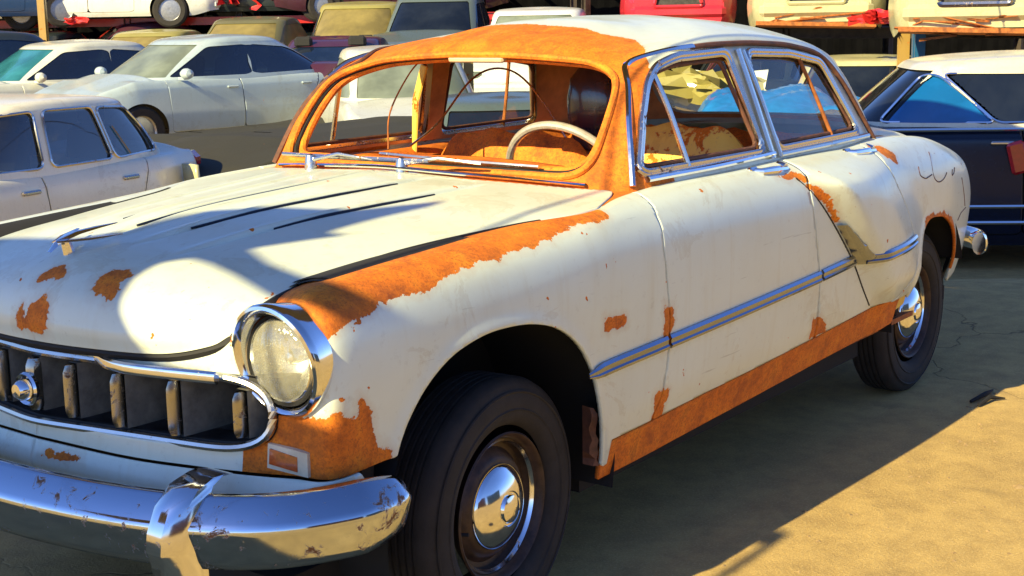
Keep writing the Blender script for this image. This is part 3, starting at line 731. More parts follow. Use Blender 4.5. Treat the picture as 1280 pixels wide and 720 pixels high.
# --- bumper --------------------------------------------------------------------
bp = cr([(2.335, 0, .520), (2.325, .22, .520), (2.295, .44, .521), (2.245, .62, .522), (2.165, .755, .524), (2.05, .835, .527), (1.955, .862, .530), (1.90, .865, .533)], 50)
bp = [(x, -y, z) for x, y, z in bp[:0:-1]]+[tuple(p) for p in bp]
bsc = [1.0]*len(bp); nb = len(bp)
for i in range(nb):
    e = min(i, nb-1-i); bsc[i] = 1.0 if e > 12 else .45+.55*(e/12)**.6
shape = [(.000, .074), (-.012, .078), (-.026, .070), (-.060, .020), (-.068, .006), (-.067, -.008), (-.050, -.060), (-.040, -.078), (-.026, -.082), (-.012, -.076), (-.030, -.0), (-.008, .06)]
# path runs -y -> +y: outward is the tube's minus-x side
mb = MB().tube(bp, bsc, shape=[(-a, b*(.82 if b > 0 else 1.12)) for a, b in shape])
bumper = obj('front_bumper', mb, chrome_mat('worn_bumper_chrome', 1.0, tint=(.52, .56, .62), rough=.06), car, autos=50)
for s in (1, -1):
    y0 = .61*s; bx = 2.235
    rows = []
    for (z, xo, wd, th) in ((.34, .02, .040, .05), (.355, .07, .044, .07), (.40, .100, .046, .08), (.475, .115, .050, .09), (.482, .120, .050, .09), (.52, .115, .049, .09), (.57, .092, .048, .08), (.598, .055, .045, .06), (.612, .0, .040, .04), (.605, -.04, .034, .03)):
        x = bx+xo
        rows.append([(x-th, y0-wd, z), (x-th*.35, y0-wd*.95, z), (x, y0-wd*.45, z), (x, y0+wd*.45, z), (x-th*.35, y0+wd*.95, z), (x-th, y0+wd, z)])
    g = MB().grid(rows, closev=True); g.add(rows[0], [tuple(range(6))]); g.add(rows[-1], [tuple(range(6))])
    obj('overrider', g, m_chrome, bumper, autos=45)
rb = cr([(-2.33, 0, .52), (-2.31, .3, .52), (-2.24, .55, .52), (-2.12, .72, .52), (-1.99, .79, .525), (-1.93, .80, .53)], 30)
rb = [(x, -y, z) for x, y, z in rb[:0:-1]]+[tuple(p) for p in rb]
obj('rear_bumper', MB().tube(rb, .048, 14, sx=.6, sy=1.0), m_chrome2, car, autos=50)

# --- side brightwork --------------------------------------------------------------
PBS = PB.reshape(-1, 3); PBS = PBS[PBS[:, 1] > .5]
def sy(x, z):
    d = (PBS[:, 0]-x)**2+(PBS[:, 2]-z)**2; k = np.argpartition(d, 6)[:6]; w_ = 1/(d[k]+1e-6); return float((PBS[k, 1]*w_).sum()/w_.sum())
m_mould = chrome_mat('moulding_reflection_tint', .3, tint=(.26, .29, .38), rough=.07)  # dark blue tint stands for the dark surroundings reflected in the chrome
msec = [(0, .020), (.006, .019), (.011, .010), (.0085, .005), (.0085, -.004), (.013, -.009), (.009, -.018), (0, -.020)]
def moulding(xa_, xb_, za, zb, name, taper=None):
    n = max(6, int(abs(xa_-xb_)/.03)); pts = []
    for k in range(n):
        q = k/(n-1); x = xa_+(xb_-xa_)*q; z = za+(zb-za)*q; pts.append((x, sy(x, z)+.001, z))
    for s in (1, -1):
        P = [(p[0], p[1]*s, p[2]) for p in pts]
        sc = [1.0]*n
        if taper: sc[0] = .35; sc[1] = .8
        obj(name, MB().tube(P, sc, shape=[(a*s, b) for a, b in msec]), m_mould, car, autos=40)
moulding(1.145, .782, .618, .637, 'side_moulding', True)
moulding(.768, -.175, .637, .670, 'side_moulding')
moulding(-.192, -.455, .671, .683, 'side_moulding')
moulding(-.50, -.915, .684, .695, 'side_moulding')
for s in (1, -1):               # stone guard on the rear wing's leading edge
    rows = []
    for q in np.linspace(0, 1, 12):
        z = .665+.16*q; x1 = float(LX(np.array(z)))
        w_ = .085*(1-.5*q)
        rows.append([(x1-.004-w_*t_, s*(sy(x1-.004-w_*t_, z)+.004+.016*math.sin(math.pi*t_)+.002*math.sin(q*44)), z) for t_ in (0, .25, .5, .75, 1)])
    if s > 0: pass
    cz = [(float(LX(np.array(z)))+.004, s*(sy(float(LX(np.array(z)))+.004, z)+.001), z) for z in np.linspace(.49, 1.0, 26)]
    obj('wing_crease', MB().tube(sm(cz, 3, False), .003, 6), m_black, car)
    obj('stone_guard', MB().grid(rows), m_mould, car)
    for hx, hz in ((-.03, 1.022), (-.735, 1.02)):
        hz += .004; y = (sy(hx, hz)+.012)*s; o_ = .034*s
        mb = MB().tube([(hx+.13, y-.0*s, hz+.01), (hx+.12, y+o_, hz+.008), (hx+.04, y+o_*1.15, hz+.006), (hx-.04, y+o_, hz+.002), (hx-.07, y+.01*s, hz)], [.010, .012, .014, .013, .010], 10)
        mb.lathe([(.0, .03*s), (.018, .028*s), (.024, .01*s), (.026, 0)], 20, 'y', (hx-.06, y, hz)); 
        mb.box((hx+.13, y+.006*s, hz+.008), (.05, .02, .03), bev=.006)
        obj('door_handle', mb, m_chrome2, car)
# --- wheels --------------------------------------------------------------------
def wheel(x, y, s, name='wheel', steer=0):
    r_ = empty(name, (x, y, .325)); r_.parent = car; r_.rotation_euler = (0, 0, steer)
    w = .085
    tp = [(.205, .055), (.215, .070), (.235, .080), (.262, .083), (.290, .080), (.310, .072), (.322, .062), (.326, .05)]
    for k in range(5):
        a = .046-k*.0205; tp += [(.328, a), (.328, a-.012), (.319, a-.014), (.319, a-.018)]
    tp += [(.326, -.06), (.31, -.074), (.27, -.084), (.23, -.08), (.205, -.06)]
    tp = [(q*1.0, h*s) for q, h in tp]
    mb = MB().lathe(tp, 96, 'y')
    t = obj('tyre', mb, m_tyre, r_)
    rb = MB()
    for q in (.247, .292): rb.lathe([(q-.004, .0815*s), (q, .0845*s), (q+.004, .0815*s)], 72, 'y')
    obj('sidewall_rib', rb, m_tyre, t)
    rp = [(.186, .058), (.190, .066), (.186, .070), (.180, .066), (.174, .052), (.168, .034), (.158, .020), (.146, .018), (.136, .026), (.126, .040), (.114, .046), (.09, .044), (.0, .042)]
    obj('rim', MB().lathe([(q, h*s) for q, h in rp], 72, 'y'), m_rim, r_)
    hp = [(.108, .040), (.109, .050), (.106, .056), (.098, .062), (.08, .074), (.058, .083), (.045, .086), (.042, .083), (.038, .083), (.034, .091), (.018, .097), (0, .098)]
    hc = obj('hubcap', MB().lathe([(q, h*s) for q, h in hp], 72, 'y'), m_chrome2, r_)
    obj('trim_ring', MB().lathe([(.166, .034*s), (.170, .046*s), (.165, .050*s), (.160, .040*s)], 72, 'y'), m_chrome, r_)
    obj('valve', MB().tube([(.150, .03*s, -.03), (.140, .06*s, -.028)], .005, 8), m_black, r_)
    return r_
wheel(1.40, .69, 1, steer=R(3)); wheel(1.40, -.69, -1, steer=R(3)); wheel(-1.375, .665, 1); wheel(-1.375, -.665, -1)
# mudflap-like ragged wing edge behind the front wheel
mb = MB(); rows = []
rnd = random.Random(3)
for k in range(10):
    z = .345+.018*k; rows.append([(1.035+.014*rnd.random()+.10*max(0, z-.40), .80+.01*rnd.random(), z), (1.045+.02*rnd.random()+.10*max(0, z-.40), .785+.015*rnd.random(), z), (1.05, .76, z)])
obj('torn_wing_edge', mb.grid(rows), m_seal, car)
# --- bonnet ornament -------------------------------------------------------------
mb = MB()
def hz(x, y): 
    A = PH.reshape(-1, 3); k = np.argmin((A[:, 0]-x)**2+(A[:, 1]-y)**2); return float(A[k, 2])
z0 = hz(2.04, .06)
sh = [(-1, 0), (-.4, .22), (.4, .22), (1, 0), (.4, -.18), (-.4, -.18)]
mb.tube([(2.185, .125, 1.010), (2.13, .155, 1.022), (2.06, .105, 1.040), (1.90, -.02, 1.062)], [.008, .017, .020, .006], shape=sh)
mb.tube([(2.185, .23, .985), (2.15, .20, .995), (2.10, .14, 1.018)], [.006, .014, .016], shape=sh)
mb.v = [(x, y-.085, z) for x, y, z in mb.v]
mb = MB()
mb.tube([(2.115, 0, 1.005), (2.09, 0, 1.026), (2.04, 0, 1.040), (1.98, 0, 1.046), (1.92, 0, 1.050)], [.007, .016, .020, .014, .005], shape=sh)
for s in (1, -1): mb.tube([(2.09, 0, 1.026), (2.03, .05*s, 1.030), (1.97, .085*s, 1.036)], [.014, .014, .005], shape=sh)
mb.tube([(2.07, 0, 1.03), (2.06, 0, .99)], [.012, .016], 8); 
obj('bonnet_ornament', mb, m_chrome, car, autos=40)
# --- wipers ------------------------------------------------------------------------
for (a, b_, c_, d_) in (((.945, .06, 1.105), (.90, .32, 1.112), (.86, -.10, 1.118), (.815, .46, 1.10)), ((.955, -.30, 1.10), (.95, -.05, 1.112), (.935, -.44, 1.11), (.94, .16, 1.115))):
    wp = MB().tube([a, ((a[0]+b_[0])/2+.01, (a[1]+b_[1])/2, 1.125), b_], [.008, .006, .004], 8)
    wp.lathe([(0, .02), (.014, .016), (.018, 0), (.02, -.03)], 16, 'z', a)
    wo = obj('wiper_arm', wp, m_trim, car)
    n_ = 9; P = [tuple(np.array(c_)*(1-q)+np.array(d_)*q+np.array([.012*(1-(2*q-1)**2), 0, .002])) for q in np.linspace(0, 1, n_)]
    obj('wiper_blade', MB().tube(P, .006, 6), m_trim, wo)
cw = [(.955-.46*y*y, y, hz(.955-.46*y*y, y)+.008) for y in np.linspace(-.6, .6, 30)]
obj('cowl_trim', MB().tube(cw, .010, 8, sx=1.3, sy=.6), m_chrome, car)
obj('identity_plate', MB().box((.80, .725, 1.020), (.045, .004, .022), rot=(-.6, 0, .12)), m_orust, car)
# --- interior ------------------------------------------------------------------------
mb = MB(); rows = []
for y in np.linspace(-.68, .68, 20):
    e = 0.50*y*y*.7
    rows.append([(.86-e, y, 1.082-.03*abs(y)), (.76-e, y, 1.092-.03*abs(y)), (.66-e, y, 1.085-.03*abs(y)), (.60-e, y, 1.06), (.585-e, y, .98), (.61-e, y, .90), (.70-e, y, .82)])
dash = obj('dashboard', mb.grid(rows), m_orust, car)
sw = empty('steering_wheel', (.33, .235, .985)); sw.parent = car; sw.rotation_euler = (0, R(-62), 0)
RW_ = .228
obj('rim', MB().tube([(RW_*math.cos(a), RW_*math.sin(a), 0) for a in np.linspace(0, 2*math.pi, 64, endpoint=False)], .0135, 10, close=True), simple('ivory_rim', (.50, .47, .38), .25, .3, .2, 30, coat=.6), sw)
mb = MB()
for a in (R(90), R(-90), R(180)): mb.tube([(0, 0, -.03), (RW_*.6*math.cos(a), RW_*.6*math.sin(a), -.012), (RW_*math.cos(a), RW_*math.sin(a), 0)], .008, 8, sx=1.6, sy=.5)
mb.lathe([(0, .0), (.03, -.005), (.045, -.02), (.04, -.05)], 24, 'z'); obj('spokes', mb, m_trim, sw)
obj('column', MB().tube([(0, 0, -.03), (0, 0, -.42)], .022, 12), m_rust, sw)
def seat(x, y0, y1, ztop, label, zbot=.42):
    mb = MB(); rows = []
    for y in np.linspace(y0, y1, 26):
        q = (y-y0)/(y1-y0)*2-1; h = ztop-.10*abs(q)**5-.02*math.sin(y*17)**2
        rows.append([(x+.02, y, zbot), (x+.03, y, zbot+.25*(h-zbot)), (x-.0, y, h-.10), (x-.03, y, h-.025), (x-.06, y, h), (x-.10, y, h-.02), (x-.13, y, h-.10), (x-.16, y, zbot)])
    o = obj('seat_back', mb.grid(rows, closev=True), label, car); o.data.materials.clear(); o.data.materials.append(label)
    mb = MB().box((x+.25, (y0+y1)/2, zbot-.02), (.46, y1-y0, .16), bev=.05); obj('seat_cushion', mb, label, car)
seat(-.0, -.62, .06, 1.125, m_orust); seat(-.02, .075, .665, 1.165, m_lin2)  # near seat takes the yellow that stands for sunlight
seat(-.80, -.67, .67, 1.085, m_orust)
obj('parcel_shelf', MB().box((-1.32, 0, .99), (.62, 1.16, .02)), m_orust, car)
obj('floor_pan', MB().box((-.2, 0, .33), (2.3, 1.5, .02)), m_rust, car)
mb = MB().lathe([(0, -.155), (.05, -.15), (.10, -.11), (.125, -.04), (.128, .03), (.11, .10), (.06, .145), (0, .155)], 32, 'z', (0, 0, 0))
mb.v = [(x*.42, y*.95, z) for x, y, z in mb.v]; mb.v = [(x-.09, y*.85+.045, z+1.205) for x, y, z in mb.v]
obj('headrest', mb, simple('dark_vinyl', (.022, .018, .028), .22, 0, .5, 9, coat=.6), car)
# hanging wires, mirror, sagging lining strip
obj('hanging_wire', MB().tube([tuple(p) for p in cr([(.44, -.34, 1.10), (.22, -.40, 1.16), (.0, -.42, 1.30), (-.12, -.38, 1.335), (-.18, -.30, 1.28), (-.2, -.16, 1.10), (-.2, -.12, 1.02)], 40)], .004, 6), m_trim, car)
obj('hanging_wire', MB().tube([tuple(p) for p in cr([(.42, -.46, 1.08), (.36, -.50, 1.20), (.30, -.46, 1.33), (.27, -.40, 1.40)], 24)], .003, 6), m_rust, car)
obj('loose_pillar_strip', MB().tube([(.05, -.66, 1.02), (.06, -.64, 1.22), (.05, -.60, 1.35)], .016, 8, sx=.5), m_lin2, car)
mb = MB().box((.50, .0, 1.392), (.03, .22, .02), bev=.006, rot=(0, .3, 0)); obj('header_clip', mb, simple('pale_strip', (.6, .5, .3), .4), car)
obj('wing_crack', MB().tube(onside([(-1.287, 1.026), (-1.31, .997), (-1.361, .965)], PB, 10, .0002), .0026, 5), m_seal, car)
for c in ([(-1.304, .976), (-1.27, .934), (-1.262, .883), (-1.319, .855), (-1.398, .863), (-1.443, .883)], [(-1.11, .94), (-1.105, .905), (-1.165, .887), (-1.249, .894)],
          [(-1.537, .886), (-1.52, .862), (-1.56, .870), (-1.585, .888)], [(-1.70, .835), (-1.735, .768), (-1.775, .71)], [(-1.65, .668), (-1.70, .69), (-1.80, .70)]):
    obj('wing_crack', MB().tube(onside(c, PB, 16, .0002), .0026, 5), m_seal, car)

# ================================================================== GROUND
def G(x, y):
    s = -.8*x-.6*y
    q = lambda a, b: (lambda t: t*t*(3-2*t))(min(1, max(0, (s-a)/(b-a))))
    return -.42*q(2.6, 5.6)+.62*q(15.2, 18.6)
def axis_pts(lo, hi, fine0, fine1, f, c):
    a = list(np.arange(fine0, fine1, f)); return sorted(set(np.round(list(np.geomspace(1, 1+(fine0-lo), 24)*-1+fine0+1)+a+list(np.geomspace(1, 1+(hi-fine1), 24)+fine1-1), 4)))
gx = axis_pts(-600, 600, -30, 12, .5, 0)
rows = [[(x, y, G(x, y)) for y in gx] for x in gx]
m, t, b, o = mat('yard_concrete')
n1 = noise(t, .55, 6, .6); n2 = noise(t, 7, 8, .7); n3 = noise(t, 120, 4, .7); n4 = noise(t, .22, 3, .5); n5 = noise(t, 2.2, 6, .65, dist=.8)
c = ramp(t, n1, (.3, (.41, .272, .095)), (.55, (.51, .345, .125)), (.75, (.60, .42, .165)))
c = mix(t, ramp(t, n2, (.38, .45), (.60, 0)), c, (.22, .14, .06))
c = mix(t, ramp(t, n3, (.50, 0), (.72, .55)), c, (.66, .49, .22))
c = mix(t, ramp(t, n5, (.60, 0), (.72, .35)), c, (.17, .125, .065))
vo = nd(t, 'ShaderNodeTexVoronoi', i_Scale=.75, feature='DISTANCE_TO_EDGE')
wv = nd(t, 'ShaderNodeMapping'); 
nn_ = nd(t, 'ShaderNodeTexNoise', i_Scale=3.0, i_Detail=6.0); t.links.new(geo(t), nn_.inputs['Vector'])
va = nd(t, 'ShaderNodeVectorMath', operation='MULTIPLY_ADD'); t.links.new(nn_.outputs['Color'], va.inputs[0]); va.inputs[1].default_value = (.5, .5, 0); t.links.new(geo(t), va.inputs[2]); t.links.new(va.outputs[0], vo.inputs['Vector'])
crk = mth(t, 'MULTIPLY', mth(t, 'SUBTRACT', .006, vo.outputs['Distance']), 150, clamp=True)
crk = mth(t, 'MULTIPLY', crk, ramp(t, n4, (.48, 0), (.56, 1)))
c = mix(t, mth(t, 'MULTIPLY', crk, .7), c, (.06, .045, .03))
setp(t, b, base=c, rough=.92, spec=.2, normal=bump(t, mth(t, 'ADD', mth(t, 'MULTIPLY', n2, .7), mth(t, 'ADD', mth(t, 'MULTIPLY', n3, .35), mth(t, 'MULTIPLY', crk, -1))), .55, .02))
m_ground = m
tag(obj('ground', MB().grid(rows), m, autos=None), kind='structure')
def blob(cx, cy, r_, z=.004, n=28, seed=1, sq=.5):
    q = random.Random(seed); return MB().add([(cx+r_*math.cos(6.283*k/n)*(1+.12*q.random()), cy+r_*sq*math.sin(6.283*k/n)*(1+.12*q.random()), z) for k in range(n)], [tuple(range(n))])
tag(obj('oil_stain', blob(1.36, 1.25, .055, seed=4, sq=.9), simple('oil', (.02, .015, .01), .5), autos=None), 'small round dark oil spot on the shaded ground behind the front wheel', 'stain')
m_stone = simple('pebble', (.30, .20, .09), .9, 0, .4, 40)
pb = MB(); q = random.Random(11)
for k in range(1500):
    x = q.uniform(-6, 2.2); y = q.uniform(1.0, 3.6); r_ = q.uniform(.003, .010)*(2.2 if q.random() < .05 else 1)
    pb.add([(x+r_*a, y+r_*b_, G(x, y)+r_*c_) for a, b_, c_ in ((1+q.uniform(-.3, .3), q.uniform(-.4, .4), 0), (q.uniform(-.4, .4), 1, 0), (-1, .2, 0), (0, -1+q.uniform(-.3, .3), 0), (q.uniform(-.4, .4), q.uniform(-.4, .4), .55))], [(0, 1, 4), (1, 2, 4), (2, 3, 4), (3, 0, 4)])
tag(obj('gravel', pb, m_stone, autos=20), kind='stuff')

tw = MB()
for (a, b_, c_) in (((-1.30, .955+.05), (-1.40, 1.03), (-1.52, 1.02)), ((-1.26, 1.05), (-1.36, 1.06), (-1.42, 1.10))): tw.tube([(a[0], a[1], .008), (b_[0], b_[1], .02), (c_[0], c_[1], .008)], [.006, .010, .003], 6)
tag(obj('fallen_twig', tw, m_dark), 'dark broken twig lying on the sunlit ground by the shadow edge', 'twig')
# ================================================================== BACKGROUND CARS
def at(px, d, z=0):
    v = fw+rr*((px-640)/F_PX); h = Vector((v.x, v.y)).normalized(); return (CAM.x+h.x*d, CAM.y+h.y*d)
def carpaint(name, c, dirt=None, gloss=.28, coat=.6): return paint_mat(name, c, dirt or tuple(q*.78+.03 for q in c), attr=False, gloss=gloss, coat=coat)
m_dglass = glass_mat('dusty_glass', tint=(.25, .27, .25), fac=.10, dust=.55, dustc=(.34, .27, .09))
def darkglass(name, c, r_=.05, dust=0): 
    m, t, b, o = mat(name); n = noise(t, 2.0, 4); cc = mix(t, ramp(t, n, (.4, 0), (.7, 1)), c, tuple(q*1.8+.004 for q in c))
    setp(t, b, base=cc, rough=r_, coat=.3, spec=.6); return m
m_see = glass_mat('see_through_glass', tint=(.30, .34, .36), fac=.14, dust=.07, dustc=(.3, .28, .22)); m_seen = glass_mat('blue_tinted_glass', tint=(.10, .14, .22), fac=.12, dust=.05, dustc=(.10, .13, .2))
m_navyglass = darkglass('tinted_glass', (.006, .012, .028))
m_tealglass = darkglass('teal_glass', (.02, .12, .14), .12)
m_blkglass = darkglass('black_glass', (.006, .008, .010))
m_dustglass = darkglass('dust_covered_glass', (.15, .115, .028), .45)
m_greyglass = darkglass('hazy_glass', (.13, .15, .11), .35)
m_wheelg = simple('alloy', (.35, .35, .36), .35, .7, .2, 30)
def sup(th, a, b_, n): c_, s_ = np.cos(th), np.sin(th); return np.sign(c_)*np.abs(c_)**(2/n)*a, np.sign(s_)*np.abs(s_)**(2/n)*b_
def bgcar(label, cat, paint, loc, head, roofm=None, side_glass=None, front_glass=None, group=None, L=4.6, W=1.8, H=1.43, wb=2.75, hood=.94, belt=.92, deck=1.0, name='parked_car',
          xf=.95, xft=.25, xrt=-1.05, xrb=-1.75, tn=.16, chrome=None, windows=None, detail=True, cab=True, arch=.36, boxy=4.0, wheels=True, front_len=None, tail=None, vent=None):
    root = empty(name, loc, head); tag(root, label, cat, group)
    res = 90 if detail else 46; hw = W/2; xF = front_len or wb/2+.86; xR = -(L-xF)
    xs = np.concatenate([np.linspace(xF, xF-.5, res//6, endpoint=False), np.linspace(xF-.5, xR+.5, res, endpoint=False), np.linspace(xR+.5, xR, res//6)])
    top = lambda x: np.interp(x, [xR, xR+.05, xR+.3, xrb, xrb+.4, xf-.2, xf, xF-.45, xF-.12, xF], [deck-.28, deck-.06, deck, deck+.02, belt, belt, hood+.03, hood-.14, hood-.26, hood-.42])
    if not cab: pass
    G_ = []
    for x in xs:
        e = 1-.16*smst(xF-.9, xF, x)-.13*smst(xF-.18, xF, x)-.12*smst(xR+.7, xR, x)-.12*smst(xR+.16, xR, x); w_ = hw*e; tz = float(top(x))
        bl = min(belt, tz); zb = .22+.10*float(smst(xF-.5, xF, x)+smst(xR+.6, xR, x)); 
        r = [(w_*.93, zb), (w_*.975, zb+.10), (w_, .50), (w_*.995, .62+.0*bl), (w_*.975, bl-.14), (w_*.955, bl-.07), (w_*.90, bl-.005), (w_*.80, max(bl, tz-.035)), (w_*.5, tz), (0, tz+.012)]
        G_.append([(x, a, c_) for a, c_ in r])
    P = surf(np.array(G_), len(xs)*2 if detail else len(xs), 64 if detail else 34)
    X, Y, Z = P[..., 0], P[..., 1], P[..., 2]
    ar = np.maximum(arch-np.hypot(X-wb/2, Z-.32), arch-np.hypot(X+wb/2, Z-.32)); ar = np.where(Y > hw*.55, ar, -1)
    def both(nm, P, g, m_, solid=0, par=None):
        v, f = clip(P, g)
        if not len(f): return None
        n_ = len(v); return link(nm, np.vstack([v, flip(v)]), list(f)+[tuple(i+n_ for i in q[::-1]) for q in f], m_, par or root, solid=solid, off=-1, fixn=False)
    d1, d2, d3 = xf-.22, (xf+xrb)/2+.28, xrb+.62
    dz = .30
    fd = sdf(rpoly([(d1, dz), (d1+.05, belt+.2), (d2+.03, belt+.2), (d2, dz)], .06), X, Z); rd = sdf(rpoly([(d2, dz), (d2+.03, belt+.2), (d3-.12, belt+.2), (d3+.12, .62), (d3+.28, dz)], .06), X, Z)
    fd = np.where(Y > hw*.6, fd, -1); rd = np.where(Y > hw*.6, rd, -1); top_ = belt+.012-Z
    both('body', P, np.minimum.reduce([-ar, np.maximum(-np.maximum(fd, rd), -top_)]), paint)
    if detail:
        for nm, g in (('front_door', fd), ('rear_door', rd)):
            for s in (1, -1):
                v, f = clip(P, np.minimum.reduce([g-.006, top_, -ar]))
                if len(f): link(nm, v if s > 0 else flip(v), f if s > 0 else [q[::-1] for q in f], paint, root, solid=.01, off=-1)
    else:
        for g in (fd, rd):
            v, f = clip(P, np.minimum.reduce([g-.006, top_, -ar]))
            for s in (1, -1): link('door', v if s > 0 else flip(v), f if s > 0 else [q[::-1] for q in f], paint, root)
    Pi = P*np.array([.99, .95, .97]); both('inner_shell', Pi, np.minimum.reduce([-(ar+.05)]), m_dark)
    # cap the two ends
    for i, nm in ((0, 'nose_panel'), (-1, 'tail_panel')):
        e = [tuple(q) for q in P[i]]; e2 = [(x, -y, z) for x, y, z in e[::-1]]
        obj(nm, MB().add(e+e2, [tuple(range(len(e)*2))]), paint, root, autos=None)
    if cab:
        zb = belt-.03; zt = H; nth = 120 if detail else 64; lev = 14 if detail else 9
        th = np.linspace(0, math.pi, nth)
        A = []
        for k in range(lev+5):
            if k <= lev:
                q = k/lev; z = zb+(zt-.055-zb)*q; f_ = xf+(xft-xf)*(q**1.12); r_ = xrb+(xrt-xrb)*(q**1.12); b_ = hw*.925-tn*q**1.1
                n_ = boxy
            else:
                q = (k-lev)/4; f_ = xft-.14*q-.35*q*q; r_ = xrt+.14*q+.35*q*q; b_ = (hw*.925-tn)*math.cos(q*math.pi/2*.999); z = zt-.055+.055*math.sin(q*math.pi/2); n_ = boxy*(1-q)+2.2*q
            cx_ = (f_+r_)/2; a_ = (f_-r_)/2; xx, yy = sup(th, a_, max(b_, .0005), n_)
            A.append(np.stack([cx_+xx-(yy*0), yy*(1-.06*np.clip(-(xx)/a_, 0, 1)), np.full(nth, z)+.03*(1-(xx/a_)**2)*(k > lev)], -1))
        PGc = np.swapaxes(np.array(A), 0, 1); PGc = surf(PGc, nth*2 if detail else nth, (lev+5)*4 if detail else 24)
        X, Y, Z = PGc[..., 0], PGc[..., 1], PGc[..., 2]
        q = np.clip((Z-zb)/(zt-.055-zb), 0, 1); xfz = xf+(xft-xf)*q**1.12; xrz = xrb+(xrt-xrb)*q**1.12
        zlo, zhi = belt+.03, zt-.115
        wins = windows or [[(xf-.30, zlo), (xft-.10, zhi-.02), ((xft+xrt)/2+.03, zhi+.01), ((xft+xrt)/2+.06, zlo)], [((xft+xrt)/2-.04, zlo), ((xft+xrt)/2-.05, zhi+.01), (xrt+.06, zhi-.04), (xrb+.32, zlo+.06), (xrb+.36, zlo)]]
        sideg = np.full(X.shape, -1.)
        for wn in wins: sideg = np.maximum(sideg, sdf(rpoly(wn, .06), X, Z))
        sideg = np.where((Y > (hw*.925-tn)*.86), sideg, -1)
        half = (hw*.925-tn*q)
        fg = np.minimum.reduce([Z-zlo-.0, zhi-Z+.02, half*.80-Y, np.where(X > (xft+xrt)/2, 1, -1)])
        bgl = np.minimum.reduce([Z-zlo-.02, zhi-Z, half*.74-Y, np.where(X < (xft+xrt)/2, 1, -1)])
        allg = np.maximum.reduce([sideg, fg, bgl])
        both('roof', PGc, np.minimum(-allg, 1), roofm or paint)
        Pin = PGc+(np.array([(xft+xrt)/2, 0, belt])-PGc)*.012
        v, f = clip(Pin, sideg+.012)
        gl = side_glass or m_navyglass
        if vent:
            v, f = clip(Pin, np.where(X < .24+(Z-1.13), -1, sideg+.012))
            for s in (1, -1): link('vent_window', v if s > 0 else flip(v), f if s > 0 else [u[::-1] for u in f], vent, root, fixn=False)
            v, f = clip(Pin, np.where(X > .22+(Z-1.13), -1, sideg+.012))
        for s in (1, -1): link('side_window', v if s > 0 else flip(v), f if s > 0 else [u[::-1] for u in f], gl, root, fixn=False)
        both('windscreen', Pin, fg+.012, front_glass or gl); both('rear_window', Pin, bgl+.012, front_glass or gl)
        if chrome:
            for wn in wins:
                L_ = resamp(rpoly(wn, .06), 70) if False else [(p[0], p[1]) for p in rpoly(wn, .06)]
                AA = PGc.reshape(-1, 3); AA = AA[AA[:, 1] > hw*.5]
                pts = []
                for p in L_:
                    k = np.argsort((AA[:, 0]-p[0])**2+(AA[:, 2]-p[1])**2)[:3]; pts.append((p[0], float(AA[k, 1].mean())+.004, p[1]))
                for s in (1, -1): obj('window_trim', MB().tube([(a, c_*s, d_) for a, c_, d_ in pts], .011, 6, close=True), chrome, root)
        mb = MB()
        for x_ in ((xf+xrb)/2+.25, (xf+xrb)/2-.62):
            for s in (-.38, .38): mb.box((x_-.05, s, belt-.05), (.14, .46, .62), rot=(0, -.2, 0), bev=.06); mb.box((x_-.1, s, belt+.33), (.09, .26, .16), bev=.04)
        mb.box(((xf+xrb)/2, 0, .5), (xf-xrb-.5, W*.8, .3))
        obj('seats', mb, m_black, root)
    if detail:
        for s in (1, -1):
            for hx in (d2+.14, d3+.20):
                obj('door_handle', MB().box((hx+.03, s*(hw*.978), belt-.115), (.17, .035, .030), bev=.010), m_trim if chrome else paint, root)
            if not vent: obj('side_mirror', MB().lathe([(0, -.11), (.04, -.10), (.065, -.05), (.07, 0), (.055, .06), (.0, .09)], 18, 'y', (xf-.40, s*(hw+.08), belt+.075)).box((xf-.40, s*(hw-.02), belt+.02), (.05, .12, .03)), paint, root)
    obj('front_lamps', MB().box((xF-.16, hw*.60, hood-.34), (.22, .34, .13), bev=.05, rot=(0, 0, -.45)).box((xF-.16, -hw*.60, hood-.34), (.22, .34, .13), bev=.05, rot=(0, 0, .45)), m_greyglass, root)
    for s in (1, -1): obj('tail_lamp', MB().box((xR+.11, s*hw*.70, deck-.17), (.20, .24, .16), bev=.05, rot=(0, 0, .3*s)), m_red, root)
    obj('bumper_bar', MB().box((xF-.04, 0, .42), (.16, W*.74, .20), bev=.07), paint, root); 
    pr = obj('rear_bumper', MB().box((xR+.03, 0, .48), (.16, W*.80, .22), bev=.07), paint, root)
    if wheels:
        for x_ in (wb/2, -wb/2):
            for s in (1, -1):
                wr = MB().lathe([(.20, .0*s), (.21, .09*s), (.29, .095*s), (.325, .07*s), (.33, 0), (.325, -.08*s), (.2, -.09*s)], 36, 'y', (x_, s*(hw-.12), .33)); wo = obj('wheel', wr, m_tyre, root)
                rb_ = MB().lathe([(.0, .055*s), (.06, .06*s), (.19, .045*s), (.215, .075*s), (.205, .085*s)], 30, 'y', (x_, s*(hw-.12), .33)); obj('rim', rb_, m_wheelg, wo)
    return root
m_red = simple('red_lamp', (.45, .01, .02), .15, 0, .2, 30, coat=1)
p_silver = carpaint('silver_beige_paint', (.86, .80, .60)); p_white = carpaint('shaded_white_paint', (.40, .48, .50)); p_pale = carpaint('pale_green_white_paint', (.60, .60, .50))  # p_white: blue-grey shade of a white car put into its paint
p_dark = carpaint('black_green_paint', (.020, .028, .03)); p_olive = carpaint('dusty_yellow_paint', (.30, .26, .06), gloss=.6); p_olive2 = carpaint('dull_olive_paint', (.12, .11, .04), gloss=.6)
p_maroon = carpaint('dark_plum_paint', (.055, .012, .025)); p_suv = carpaint('grey_green_paint', (.10, .13, .115)); p_bright = carpaint('bright_white_paint', (.75, .75, .70))
